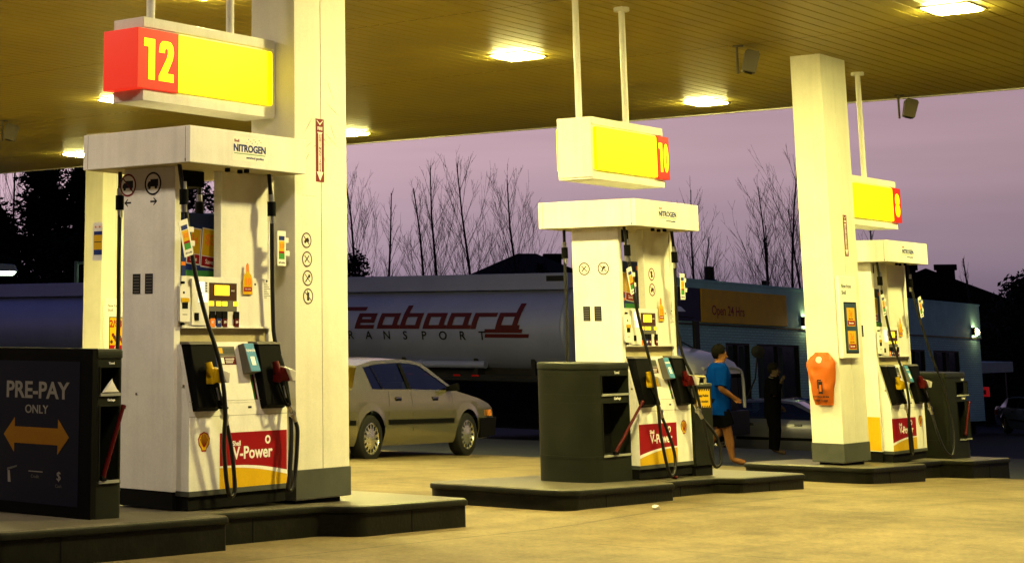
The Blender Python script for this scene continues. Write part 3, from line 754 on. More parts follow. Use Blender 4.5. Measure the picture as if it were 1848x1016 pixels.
    b = MB(POFF); b.box(.205, .235, .30, .34, 1.49, 1.86, M_yelpl, .006); b.box(.24, .29, .30, .33, 1.49, 1.62, M_blue, .004); b.box(.245, .285, .298, .30, 1.56, 1.585, M_orange); b.build('squeegee_holder', t)
    # nozzle boots, nozzles
    for bx, m, nx in ((.205, M_yelpl, .315), (.885, M_redpl, .995)):
        w_ = .235
        b = MB(POFF)
        p = [(bx, .150, .615), (bx+w_, .150, .615), (bx+w_, .095, .645), (bx, .095, .645), (bx, .262, 1.045), (bx+w_, .262, 1.045), (bx+w_, .175, 1.05), (bx, .175, 1.05)]
        p = [p[3], p[2], p[1], p[0], p[7], p[6], p[5], p[4]]
        b.hexa(p, M_black, .008)
        b.hexa([(bx-.01, .165, 1.045), (bx+w_+.01, .165, 1.045), (bx+w_+.01, .275, 1.045), (bx-.01, .275, 1.045), (bx-.006, .19, 1.062), (bx+w_+.006, .19, 1.062), (bx+w_+.006, .27, 1.064), (bx-.006, .27, 1.064)], M_grey, .004)
        bo = b.build('nozzle_boot', t)
        b = MB(POFF)
        b.hexa([(nx-.01, .07, .79), (nx+.10, .05, .80), (nx+.10, .125, .80), (nx-.01, .14, .79), (nx+.005, .06, .895), (nx+.085, .035, .875), (nx+.085, .125, .90), (nx+.005, .14, .90)], m, .014)
        b.tube([(nx-.005, .11, .93), (nx+.0, .10, .88), (nx+.03, .09, .84)], [.022, .028, .034], m)
        no = b.build('nozzle', bo)
        b = MB(POFF); b.hexa([(nx+.085, .03, .80), (nx+.115, .03, .80), (nx+.112, .1, .80), (nx+.085, .1, .80), (nx+.03, .024, .885), (nx+.10, .01, .865), (nx+.10, .09, .893), (nx+.03, .1, .903)], M_paper, .006); b.build('hood_card', no)
        b = MB(POFF)
        b.tube([(nx+.03, .09, .80), (nx+.06, .075, .70), (nx+.085, .07, .64)], [.03, .024, .022], M_black)
        b.tube(curve_pts([(nx+.0, .085, .79), (nx-.005, .05, .72), (nx+.03, .045, .655), (nx+.08, .06, .645)], 4), .008, M_black, 6)
        b.tube([(nx+.02, .06, .77), (nx+.035, .05, .69)], .006, M_steel, 6)
        b.build('grip', no)
    # stickers on the sloping front
    b = MB(POFF); Ms = SL(0, 1.06)
    def srect(x0, x1, z0, z1, d, m):
        M = SL(x0, z0); k = .454/.44; b.rect(M, 0, x1-x0, 0, (z1-z0)*k, d, m)
    srect(.452, .53, .80, 1.04, .001, M_blue)
    for k in range(4): srect(.462, .52, .82+.055*k, .838+.055*k, .0016, M_inkw if k % 2 else M_sky)
    srect(.452, .53, .985, .992, .0017, M_orange); b.build('notice_sticker', cab); b = MB(POFF)
    srect(.56, .725, .965, 1.03, .001, M_grey); srect(.565, .60, .985, 1.02, .0016, M_yel); srect(.61, .72, .98, 1.02, .0015, M_plinth)
    b.build('notice_sticker', cab); b = MB(POFF)
    srect(.555, .722, .91, .963, .001, M_redpl); srect(.562, .60, .916, .957, .0016, M_inkw)
    for k in range(3): srect(.615, .615+.07+.01*k, .922+.012*k, .927+.012*k, .0016, M_inkw)
    b.build('notice_sticker', cab); b = MB(POFF)
    srect(.835, .85, .68, .845, .001, M_green); srect(.85, .872, .68, .845, .001, M_redpl)
    b.build('colour_strip', cab)
    b = MB(POFF); M = SL(.765, .845); k = .454/.44
    b.hexa([tuple(M @ Vector(q)) for q in ((0, 0, .0), (.105, 0, .0), (.105, 0, .075), (0, 0, .075), (0, .2, .0), (.105, .2, .0), (.105, .2, .055), (0, .2, .055))], M_grey, .004)
    Mi = M @ FZ(0, 0, 0); b.hexa([tuple(M @ Vector(q)) for q in ((.004, .004, .0755), (.10, .004, .0755), (.10, .004, .0775), (.004, .004, .0775), (.004, .196, .0555), (.10, .196, .0555), (.10, .196, .0575), (.004, .196, .0575))], M_sky)
    b.build('towel_box', cab)
    b = MB(POFF); Mx = M @ FZ(.052, .15, .0625) @ Matrix.Rotation(R(-5.7), 4, 'X'); b.text('towels', Mx, .035, M_inkw); b.rect(Mx @ FZ(0, -.075, 0), -.02, .02, -.03, .03, .001, M_inkw); b.build('towel_label', cab)
    # hoses with breakaways
    def hose(pts, brk):
        b = MB(POFF); path = curve_pts(pts, 8); b.tube(path, .0145, M_rubber, 8)
        h = b.build('hose', t)
        bx_, by_, bz_ = brk
        b = MB(POFF); b.tube([(bx_, by_, bz_+.05), (bx_+.002, by_, bz_-.05)], .030, M_black, 10); b.build('breakaway', h)
        b = MB(POFF); b.tube([(bx_-.002, by_, bz_+.10), (bx_, by_, bz_+.05)], .020, M_steel, 10); b.build('coupling', h)
        b = MB(POFF); b.tube([(bx_+.002, by_, bz_-.05), (bx_+.006, by_, bz_-.10)], .019, M_steel, 10); b.build('coupling', h)
        return h
    def swivel(p0, p1, h):
        b = MB(POFF); m_ = [(p0[i]+p1[i])/2 for i in range(3)]
        b.tube([p0, m_], .017, M_steel, 10); b.tube([m_, p1], [.020, .016], M_steel, 10); b.tube([(m_[0], m_[1]-.022, m_[2]), (m_[0], m_[1]+.022, m_[2])], .021, M_steel, 10); b.build('swivel', h)
    Ls = (.400, .07, .635)
    if num == '10':
        h = hose([(.07, .16, 2.215), (.105, .155, 2.0), (.14, .14, 1.75), (.20, .12, 1.4), (.27, .06, 1.0), (.31, .03, .7), (.34, .02, .35), (.44, .01, .05), (.56, .02, .07), (.60, .04, .22), (.52, .06, .42), (.46, .07, .53)], (.105, .155, 2.0))
        swivel(Ls, (.46, .07, .53), h)
    else:
        dx = 0 if num == '12' else .0
        h = hose([(.07, .16, 2.215), (.11, .155, 2.0), (.15, .15, 1.80), (.20, .13, 1.5), (.27, .09, 1.2), (.335, .04, .95), (.375, .02, .66), (.40, .05, .40), (.455, .07, .14), (.50, .075, .075), (.535, .075, .13), (.50, .07, .35), (.45, .07, .53)], (.11, .155, 2.0))
        swivel(Ls, (.45, .07, .53), h)
    Rs = (1.08, .07, .635)
    if num == '8':
        h = hose([(1.06, .19, 2.215), (1.08, .18, 2.0), (1.12, .14, 1.7), (1.20, .05, 1.2), (1.30, -.06, .72), (1.33, -.11, .35), (1.26, -.11, .06), (1.16, -.06, .09), (1.11, .0, .3), (1.12, .05, .5)], (1.08, .18, 2.0))
        swivel(Rs, (1.12, .05, .5), h)
    elif num == '10':
        h = hose([(1.02, .19, 2.215), (1.035, .18, 1.97), (1.05, .19, 1.65), (1.07, .20, 1.3), (1.10, .17, 1.06), (1.14, .10, .85), (1.19, .05, .5), (1.26, .02, .16), (1.31, .0, .06), (1.38, -.02, .12), (1.36, .0, .32), (1.18, .05, .50)], (1.035, .18, 1.97))
        swivel(Rs, (1.18, .05, .50), h)
    else:
        h = hose([(1.02, .19, 2.215), (1.035, .18, 1.97), (1.05, .19, 1.65), (1.07, .20, 1.3), (1.09, .20, 1.08), (1.125, .14, .85), (1.12, .08, .5), (1.08, .06, .2), (1.06, .06, .09), (1.10, .06, .09), (1.14, .06, .2), (1.165, .06, .45), (1.15, .065, .53)], (1.035, .18, 1.97))
        swivel(Rs, (1.15, .065, .53), h)
    h = hose([(.235, .88, 2.215), (.235, .88, 2.0), (.235, .88, 1.6), (.25, .89, 1.2), (.28, .93, .9), (.30, .96, .5), (.34, .95, .12), (.40, .93, .10), (.43, .90, .4), (.42, .88, .62)], (.235, .88, 2.0))
    h = hose([(1.02, .85, 2.215), (1.02, .85, 2.0), (1.03, .85, 1.6), (1.05, .86, 1.2), (1.08, .92, .9), (1.10, .96, .5), (1.12, .95, .12), (1.16, .93, .10), (1.13, .90, .4), (1.10, .88, .62)], (1.02, .85, 2.0))
    card(t, (.105, .13, 1.73), 16 if num != '8' else 10)
    if num == '8': card(t, (1.13, .10, 1.72), 14)
    else: card(t, (1.105, .15, 1.70), 0)
    if num == '12':
        b = MB(POFF); b.box(.095, .10, .905, 1.0, 1.60, 1.86, M_paper, .001); M = FX(.0948, .95, 1.73)
        b.rect(M, -.035, .045, -.09, .07, .001, M_blue); b.rect(M, -.035, .045, -.055, .045, .0016, M_yel); b.rect(M, -.03, .04, -.006, .0, .002, M_ink)
        for s_y in (-.02, .02): b.disc(M @ FZ(s_y, .10, 0), .008, .001, M_orange, n=10)
        b.build('hose_card', t)
    return t
pump('12', 'white fuel pump under the number twelve sign, nearest and largest in the photo')
pump('10', 'white fuel pump behind the olive bin, under the number ten sign')
pump('8', 'white fuel pump with a yellow lower end panel, farthest right under the number eight sign')

# ------------------------------------------------------------------ lane number signs
def sign_number(b, num, M, h, room):
    def poly(p, ox, wd): b.prism([(ox+x*wd, (y-.5)*h) for x, y in p], M, .003, M_signyel)
    n = len(num); wd = (room*.80)/n if n > 1 else room*.6; wd = min(wd, h*.52)
    for i, ch in enumerate(num):
        ox = (i-n/2)*wd*1.06 + wd*.03
        if ch == '1': poly([(.36, 0), (.78, 0), (.78, 1), (.06, 1), (.06, .80), (.36, .80)], ox, wd)
        elif ch == '2':
            o_ = [(.0, 0), (1, 0), (1, .20), (.56, .20)]; a = [(.93, .56), (1.0, .74), (.94, .90), (.78, .985), (.5, 1.0), (.22, .985), (.06, .90), (.0, .70)]; c = [(.38, .70), (.40, .79), (.5, .82), (.60, .79), (.61, .70), (.54, .58)]
            poly(o_+a+c+[(.0, .12)], ox, wd)
        else:
            N = 26
            def ell(cx, cy, rx, ry): return [(cx+rx*math.cos(2*math.pi*k/N), cy+ry*math.sin(2*math.pi*k/N)) for k in range(N)]
            for cy, ry, iy, ix in ([(.5, .5, .29, .15)] if ch == '0' else [(.29, .29, .11, .13), (.73, .27, .10, .11)]):
                O, I = ell(.5, cy, .5 if ch == '0' or cy < .5 else .46, ry), ell(.5, cy, ix, iy)
                for k in range(N):
                    j = (k+1) % N; poly([O[k], O[j], I[j], I[k]], ox, wd)
def lane_sign(num, label, near, rods):
    x, y = PUMPX[num], PUMPY[num]; gz = G(x, y); zb, zt = gz+2.82, gz+3.385
    o = (x+.5, y+.48, zb)
    t = thing('lane_sign', label, 'lit sign', o, group='hanging lit lane number signs')
    x0, x1, y0, y1 = (x-.13, x+1.235, y+.315, y+.60) if near else (x-.20, x+1.14, y+.30, y+.66)
    b = MB(o)
    b.box(x0, x1, y0+.012, y1-.012, zb+.09, zt-.07, M_white, .004)
    b.box(x0+.005, x1-.005, y0, y1, zt-.07, zt, M_white, .006)
    b.box(x0+.005, x1-.005, y0, y1, zb, zb+.09, M_white, .006)
    for xx in ((x0, x1) if not near else (x1,)):
        b.box(xx-.004 if xx == x0 else xx-.02, xx+.02 if xx == x0 else xx+.004, y0+.006, y1-.006, zb+.02, zt-.02, M_white)
    b.build('housing', t)
    for f, yy in ((1, y0), (-1, y1)):
        M = FY(x, yy, zb) if f == 1 else Matrix(((-1, 0, 0, x), (0, 0, 1, yy), (0, 1, 0, zb), (0, 0, 0, 1)))
        a0, a1 = (.20, 1.185) if near else (-.165, .955)
        if f == -1: a0, a1 = -a1, -a0
        b = MB(o); b.prism(rrect(a0, a1, .085, .475, .012), M, .028 if not near else .018, M_signyel, .008); b.build('yellow_panel', t)
    # red number cap wraps round one end
    b = MB(o); cg = .02 if near else .035
    if near: cx0, cx1 = x-.20, x+.198
    else: cx0, cx1 = x+.957, x1+.045
    b.box(cx0, cx1, y0-cg, y1+cg, zb+.075, zb+.482, M_signred, .006)
    cap = b.build('number_cap', t)
    tx = (cx0+cx1)/2 + (.0 if near else -.004)
    for Mn in (FY(tx, y0-cg-.0002, zb+.278), Matrix(((-1, 0, 0, tx), (0, 0, 1, y1+cg+.0002), (0, 1, 0, zb+.278), (0, 0, 0, 1)))):
        b = MB(o); sign_number(b, num, Mn, .275, cx1-cx0); b.build('number', cap)
    for dx in rods:
        b = MB(o); b.tube([(x+dx, y+.48, zt-.01), (x+dx, y+.48, SOFFIT+.01)], .030, M_white, 14); b.tube([(x+dx, y+.48, SOFFIT-.035), (x+dx, y+.48, SOFFIT+.005)], .075, M_white, 16); b.build('hanging_rod', t)
    if num == '10':
        b = MB(o); M = FX(x0-.0005, y+.50, zb); b.rect(M, -.018, .018, .075, .19, .002, M_grey); b.rect(M, -.032, .032, .035, .07, .002, M_redpl); b.build('inspection_sticker', t)
    return t
lane_sign('12', 'lit hanging sign with the number 12 on a red end block', True, (.11, .93))
lane_sign('10', 'lit hanging sign with the number 10 on its far red end', False, (-.10, .76))
lane_sign('8', 'lit hanging sign with the number 8, partly behind the far pillar', False, (-.06, .66))

# ------------------------------------------------------------------ service bins
def bin_openings(b, M, w0, w1, dp=.10):
    pass
def bin_body(name_label, plan, face_x, x_slots, gz, yface, cen, H=1.012):
    """plan: outline polygon (x, y) counter-clockwise; slots on the face y = yface between x_slots"""
    o = (*cen, gz)
    t = thing('service_bin', name_label, 'waste bin', o, group='plastic bins with towel and rubbish slots')
    xs0, xs1 = x_slots
    P = [Vector(p) for p in plan]
    b = MB(o)
    def ring(d, z): return [(p.x, p.y, gz+z) for p in offset_poly(P, d)]
    def solid(z0, z1, d=0.0, bev=0.0): b.loft([ring(d, z0), ring(d, z1)], M_bin)
    def notched(z0, z1):
        n = []
        for i, p in enumerate(P):
            n.append(p); q = P[(i+1) % len(P)]
            if abs(p.y-yface) < 1e-4 and abs(q.y-yface) < 1e-4 and q.x-p.x > .1:
                n += [Vector((xs0, yface)), Vector((xs0, yface+.19)), Vector((xs1, yface+.19)), Vector((xs1, yface))]
        b.loft([[(p.x, p.y, gz+z) for p in n] for z in (z0, z1)], M_bin)
    solid(.0, .205, 0); solid(.2052, .225, .003)
    notched(.2252, .6718); solid(.672, .742); notched(.7422, .9048)
    b.loft([ring(.0, .905), ring(.0, .955), ring(.006, .957), ring(.006, H-.012), ring(-.008, H)], M_bin)
    body = b.build('body', t)
    for z0, z1 in ((.232, .668), (.748, .900)):
        b = MB(o); M = FY(0, yface-.0005, gz)
        b.rect(FY(0, yface+.1895, gz), xs0, xs1, z0, z1, .001, M_dark)
        # rim round the opening
        for q in ((xs0-.008, xs0, z0-.008, z1+.008), (xs1, xs1+.006, z0-.008, z1+.008), (xs0, xs1, z1, z1+.008)): b.rect(M, *q, .006, M_bin)
        b.build('opening', body); b = MB(o); b.rect(M, xs0-.006, xs1+.004, z0-.018, z0, .012, mat('bin_sill', (.30, .30, .26), .35, dirt=.2)); b.build('sill', body)
    b = MB(o); M = FY(0, yface-.0005, gz)
    xm = (xs0+xs1)/2
    b.text('Towel', M @ FZ(xm+.04*(xs1-xs0)/.46, .926, 0), .035*min(1, (xs1-xs0)/.3), M_inkw, bold=.0005); b.text('Garbage', M @ FZ(xm+.04*(xs1-xs0)/.46, .706, 0), .035*min(1, (xs1-xs0)/.3), M_inkw, bold=.0005); b.build('lettering', body)
    return t
def squeegee(label, p0, p1, hd):
    t = thing('squeegee', label, 'squeegee', p0, group='squeegees with red handles')
    b = MB(p0); b.tube([p0, p1], [.014, .012], M_redpl, 10); b.tube([p1, [p1[i]+(p1[i]-p0[i])*.05 for i in range(3)]], [.018, .016], M_redpl, 10); b.build('handle', t)
    b = MB(p0); b.box(p0[0]-hd, p0[0]+hd, p0[1]-.012, p0[1]+.012, p0[2]-.02, p0[2]+.012, M_black, .004); b.build('blade', t)
    return t
# pre-pay sign box in front of pump 12
g12 = G(7.9, 8.4)+ISL
plan12 = round_poly([(7.752, 7.965), (7.98, 7.965), (7.98, 9.16), (7.752, 9.16)], [.0, .05, .05, .0])
bin_body('dark bin behind the pre-pay sign, with paper towels showing in its slot', plan12, 0, (7.772, 7.935), g12, 7.965, (7.86, 8.56))
o = (7.72, 8.46, g12)
t = thing('prepay_sign', 'dark blue PRE-PAY ONLY sign with a double yellow arrow at the left edge', 'sign', o)
M_navy = mat('sign_navy', (.002, .0035, .016), .5, dirt=.2, spec=.2); M_arrow = mat('sign_arrow_amber', (.30, .135, .006), .4, dirt=.15); M_signgrey = mat('sign_letter_grey', (.24, .23, .21), .45, dirt=.1)
b = MB(o); b.box(7.700, 7.750, 7.962, 9.165, g12+.005, g12+1.015, M_black, .006); b.build('sign_box', t)
b = MB(o); b.rect(FX(7.6998, 8.455, g12), -.385, .385, .075, .935, .0015, M_navy); b.build('panel', t)
M = FX(7.698, 8.455, g12)
b = MB(o); b.text('PRE-PAY', M @ FZ(0, .752, 0), .142, M_signgrey, bold=.003, sx=1.1); b.text('ONLY', M @ FZ(0, .638, 0), .072, M_signgrey, bold=.0006, sx=1.1); b.build('lettering', t)
b = MB(o); b.prism([(-.30, .48), (-.20, .375), (-.20, .43), (.20, .43), (.20, .375), (.30, .48), (.20, .585), (.20, .53), (-.20, .53), (-.20, .585)], M, .0012, M_arrow); b.build('double_arrow', t)
b = MB(o); M_faint = mat('sign_symbol_faint', (.10, .10, .095), .5, dirt=.1)
b.text('$', M @ FZ(.215, .245, 0), .075, M_signgrey); b.text('Cash', M @ FZ(.215, .188, 0), .028, M_faint); b.build('payment_symbol', t); b = MB(o)
b.rect(M, -.06, .07, .262, .268, .001, M_signgrey); b.text('Credit', M @ FZ(.0, .235, 0), .028, M_faint); b.build('payment_symbol', t); b = MB(o)
b.prism([(-.26, .26), (-.17, .285), (-.17, .295), (-.26, .275)], M, .001, M_faint); b.prism([(-.255, .26), (-.235, .26), (-.225, .19), (-.25, .19)], M, .001, M_signgrey); b.build('payment_symbol', t)
t = thing('paper_towels', 'crumpled white paper towels poking out of the slot beside the pre-pay sign', 'paper towels', (7.85, 7.95, g12+.755))
b = MB((7.85, 7.95, g12+.755)); zz = g12+.752
b.loft([[(7.785, 7.955, zz), (7.83, 7.945, zz+.004), (7.93, 7.955, zz), (7.93, 7.962, zz), (7.785, 7.962, zz)], [(7.81, 7.948, zz+.03), (7.84, 7.938, zz+.045), (7.90, 7.95, zz+.02), (7.90, 7.96, zz+.02), (7.81, 7.96, zz+.03)], [(7.845, 7.945, zz+.07), (7.85, 7.94, zz+.085), (7.86, 7.945, zz+.065), (7.86, 7.952, zz+.065), (7.845, 7.952, zz+.07)]], M_paper)
b.build('towel', t)
squeegee('squeegee with a dark red handle in the bin beside the pre-pay sign', (7.80, 7.955, g12+.25), (7.935, 7.93, g12+.655), .02)
# bin in front of pump 10: rounded nose towards the camera
g10 = G(14.1, 8.4)+ISL
plan10 = round_poly([(13.74, 8.10), (14.47, 8.10), (14.47, 8.68), (13.74, 8.68)], [.24, .02, .02, .24], 8)
bin_body('olive grey bin with a rounded nose in front of pump ten', plan10, 0, (13.985, 14.44), g10, 8.10, (14.1, 8.42))
squeegee('squeegee with a bright red handle leaning out of the olive bin', (14.16, 8.085, g10+.25), (14.46, 7.98, g10+.66), .04)
g8 = G(22.5, 8.4)+ISL
plan8 = round_poly([(22.02, 8.10), (22.86, 8.10), (22.86, 8.78), (22.02, 8.78)], [.05, .25, .25, .05], 8)
bin_body('olive grey bin behind pump eight at the far right end of the islands', plan8, 0, (22.36, 22.74), g8, 8.10, (22.5, 8.44))
squeegee('squeegee with a red handle in the farthest right bin', (22.52, 8.085, g8+.27), (22.72, 8.085, g8+.64), .04)
# grey cabinet behind pump 10
gq = G(16, 8.3)+ISL
o = (15.9, 8.42, gq)
t = thing('utility_cabinet', 'grey waist-high cabinet with a yellow safety notice beside pump ten', 'cabinet', o)
b = MB(o); b.box(15.66, 16.03, 8.10, 8.74, gq+.10, gq+.82, M_bin, .01); b.box(15.68, 16.01, 8.12, 8.72, gq, gq+.10, M_base); b.box(15.655, 16.035, 8.095, 8.745, gq+.82, gq+.845, M_plinth, .006); b.rect(FY(15.66, 8.0998, gq), 0, .37, .60, .603, .001, M_ink); b.build('body', t)
b = MB(o); M = FY(15.845, 8.0995, gq+.71); b.rect(M, -.125, .14, -.085, .085, .002, M_yel)
for k in range(6):
    for zz in (-.085, .068): b.prism([(-.12+.044*k, zz), (-.098+.044*k, zz), (-.088+.044*k, zz+.017), (-.11+.044*k, zz+.017)], M @ FZ(0, 0, .002), .0008, M_ink)
b.text('Safety Position', M @ FZ(.005, .025, .002), .034, M_ink, bold=.0006); b.text('S/S Attendant', M @ FZ(.005, -.028, .002), .034, M_ink, bold=.0004); b.build('safety_notice', t)
b = MB(o); b.tube(curve_pts([(15.60, 8.14, gq+.84), (15.60, 8.13, gq+.90), (15.66, 8.12, gq+.915), (15.82, 8.10, gq+.91), (15.90, 8.10, gq+.905), (15.92, 8.11, gq+.84)], 5), .013, M_beige, 8); b.build('handle', t)
# litter
def crumple(name, label, cat, p, r, m, seed):
    rn = random.Random(seed); b = bmesh.new(); bmesh.ops.create_icosphere(b, subdivisions=2, radius=r)
    for v in b.verts: v.co *= rn.uniform(.6, 1.2); v.co.z = v.co.z*.6 + r*.5
    mb_ = MB(); mb_._merge(b, m); tag(mb_.build(name, loc=p, smooth=0), label, cat)
crumple('paper_scrap', 'small crumpled white scrap on the paving in front of the middle island', 'litter', (13.45, 7.326, G(13.45, 7.326)+dz(13.45)), .035, M_paper, 3)
crumple('crushed_cup', 'small dark red crushed cup on the middle island under the hose', 'litter', (15.05, 8.0, G(15.05, 8.0)+ISL), .028, M_redpl, 5)
# ------------------------------------------------------------------ cars
def smooth01(t): t = max(0, min(1, t)); return t*t*(3-2*t)
def street_z(x, y): return max(G(x, y), -3.4) - .075 - .55*smooth01((x-33)/5)
M_tyre = mat('tyre_rubber', (.012, .012, .012), .7, dirt=.2)
M_rim = mat('alloy_rim', (.75, .72, .60), .25, metal=.9, dirt=.15)
M_glass = glass('car_glass', (.34, .38, .38), .02)
M_seat = mat('car_seat_cloth', (.05, .05, .06), .9, dirt=.2)
M_amber = mat('amber_lens', (.75, .24, .02), .25, dirt=.05)
M_lamp = mat('lamp_clear', (.6, .6, .6), .1, dirt=0)
M_taill = mat('tail_lamp_red', (.35, .01, .01), .2, dirt=0)
def car(label, loc, rot, col, pname, sub=True, group=None):
    M_paint = mat(pname, col, .22, metal=.6, dirt=0, coat=1.0, spec=.5)
    t = thing('parked_car', label, 'car', loc, rot, group)
    prof_y = [(.18, .79), (.35, .838), (.5, .855), (.65, .855), (.78, .845), (.90, .815), (1.0, .765), (1.2, .68), (1.31, .615), (1.36, .56), (1.4, .5)]
    def Y(x, z):
        for (a, p), (c, q) in zip(prof_y, prof_y[1:]):
            if z <= c or c == 1.4: v = p + (q-p)*max(0, (z-a))/(c-a); break
        e = max(0, abs(x)-1.35)/1.05
        return v*(1 - .10*e*e)
    def lerp_tab(tab, x):
        for (xa, za), (xb, zb) in zip(tab, tab[1:]):
            if x <= xb: return za + (zb-za)*(x-xa)/(xb-xa)
        return tab[-1][1]
    bot_t = [(-2.42, .42), (-2.34, .29), (-2.2, .235), (-1.74, .21), (-.97, .20), (.97, .20), (1.75, .215), (2.2, .25), (2.28, .34), (2.31, .45)]
    top_t = [(-2.42, .60), (-2.39, .80), (-2.30, .91), (-2.0, .925), (-1.78, .912), (-.2, .905), (1.13, .895), (1.75, .80), (2.10, .725), (2.26, .655), (2.30, .53), (2.31, .46)]
    AR = .355
    def bot(x):
        z = lerp_tab(bot_t, x)
        for cx in (-1.36, 1.36):
            if abs(x-cx) < AR: z = max(z, .30 + math.sqrt(AR*AR-(x-cx)**2))
        return z
    xs = sorted(set([-2.42, -2.40, -2.36, -2.30, -2.2, -2.1, -1.95, -1.85] + [round(-1.36+AR*math.cos(math.pi*k/14)*sg, 4) for k in range(15) for sg in (1,)] + [-1.36-AR-.002, -1.36+AR+.002, 1.36-AR-.002, 1.36+AR+.002] + [round(1.36+AR*math.cos(math.pi*k/14), 4) for k in range(15)] + [-.8, -.6, -.4, -.2, 0, .2, .4, .6, .8, 1.78, 1.9, 2.0, 2.1, 2.18, 2.24, 2.28, 2.31]))
    b = MB()
    for sd in (1, -1):
        bm2 = bmesh.new(); cols = []
        for x in xs:
            z0, z1 = bot(x), lerp_tab(top_t, x); c = []
            for k in range(13):
                z = z0 + (z1-z0)*k/12; flare = 0
                for cx in (-1.36, 1.36):
                    d_ = math.hypot(x-cx, z-.3)
                    if d_ < AR+.085 and z > .24: flare = .016*(1-max(0, d_-AR)/.085)
                c.append(bm2.verts.new((x, sd*(Y(x, z)+flare), z)))
            cols.append(c)
        for p, q in zip(cols, cols[1:]):
            for k in range(12): bm2.faces.new((p[k], q[k], q[k+1], p[k+1]))
        b._merge(bm2, M_paint)
        # wheel housing lip
        outer = [(-1.78, .905), (-1.44, 1.225), (-.95, 1.298), (-.3, 1.322), (.05, 1.316), (.36, 1.285), (1.13, .895), (-.2, .905)]
        inner = [(-1.26, .925), (-1.30, 1.205), (-.92, 1.252), (-.3, 1.276), (.03, 1.27), (.27, 1.245), (.97, .918), (-.2, .925)]
        for i in range(8):
            j = (i+1) % 8
            b.face([(x, sd*Y(x, z), z) for x, z in (outer[i], outer[j], inner[j], inner[i])], M_paint)
        b.face([(x, sd*(Y(x, z)+.002), z) for x, z in ((-.30, .925), (-.20, .925), (-.22, 1.274), (-.30, 1.274))], M_black)
        b.face([(x, sd*(Y(x, z)+.002), z) for x, z in ((-.98, .925), (-.955, .925), (-1.06, 1.238), (-1.08, 1.236))], M_black)
    strip = [(2.28, .34, 0), (2.31, .46, 0), (2.26, .655, 0), (2.10, .725, 0), (1.75, .80, 0), (1.13, .895, 0), (1.06, .915, 1), (.42, 1.268, 1), (.36, 1.285, 0), (.05, 1.316, 0), (-.3, 1.322, 0), (-.95, 1.298, 0), (-1.44, 1.225, 0), (-1.48, 1.20, 1), (-1.74, .94, 1), (-1.78, .912, 0), (-2.0, .925, 0), (-2.30, .91, 0), (-2.39, .80, 0), (-2.42, .60, 0), (-2.42, .42, 0), (-2.34, .29, 0)]
    gl = MB()
    for (x0, z0, m0), (x1, z1, m1) in zip(strip, strip[1:]):
        g = m0 == 1 and m1 == 1
        n = 8
        for k in range(n):
            def P(x, z, u): 
                yy = Y(x, z); return (x, yy*u, z + .022*(1-u*u))
            u0, u1 = -1+2*k/n, -1+2*(k+1)/n
            (gl if g else b).face([P(x0, z0, u0), P(x0, z0, u1), P(x1, z1, u1), P(x1, z1, u0)], M_glass if g else M_paint)
    bo = b.build('body', t, smooth=32)
    inner = [(-1.30, 1.205), (-.92, 1.252), (-.3, 1.276), (.03, 1.27), (.27, 1.245), (.97, .925)]
    low_ = [(-1.26, .925), (-.92, .925), (-.3, .925), (.03, .925), (.27, .925), (.96, .92)]
    for sd in (1, -1):
        for i in range(5):
            gl.face([(x, sd*(Y(x, z)-.010), z) for x, z in (low_[i], low_[i+1], inner[i+1], inner[i])], M_glass)
    gl.build('windows', t)
    b = MB(); b.box(-2.1, 2.0, -.70, .70, .22, .34, M_dark); b.box(-1.0, .9, -.72, .72, .34, .42, M_dark); b.box(.95, 2.05, -.60, .60, .34, .70, M_dark); b.box(-2.2, -1.2, -.62, .62, .34, .80, M_dark)
    for x0 in (-.95, .05):
        for y0 in (-.58, .08): b.box(x0, x0+.5, y0, y0+.5, .42, .60, M_seat, .04); b.box(x0-.10, x0+.06, y0, y0+.5, .5, 1.02, M_seat, .05); b.box(x0-.08, x0, y0+.14, y0+.36, 1.04, 1.18, M_seat, .03)
    b.box(.75, 1.1, -.68, .68, .62, .90, M_black, .04)
    b.build('interior', t)
    def wheel(x, sd):
        wr = MB(); yo = sd*.855
        Mw = Matrix(((1, 0, 0, x), (0, 0, sd, yo-sd*.19), (0, 1, 0, .30), (0, 0, 0, 1)))
        wr.lathe([(.20, .0), (.285, .005), (.30, .03), (.302, .10), (.298, .165), (.28, .187), (.205, .19), (.20, .16)], Mw, M_tyre, 28)
        wo = wr.build('wheel', t)
        wr = MB(); wr.lathe([(.202, .10), (.205, .182), (.192, .186), (.185, .168), (.09, .178), (.05, .186), (.03, .19), (.001, .19)], Mw, M_rim, 28)
        for k in range(14):
            a = 2*math.pi*k/14; Mk = Mw @ FZ(.150*math.cos(a), .150*math.sin(a), .1705) @ Matrix.Rotation(a, 4, 'Z')
            wr.prism([(-.022, -.010), (.028, -.018), (.028, .018), (-.022, .010)], Mk, .006, M_dark)
        wr.build('rim', wo)
    for x in (-1.36, 1.36):
        for sd in (1, -1): wheel(x, sd)
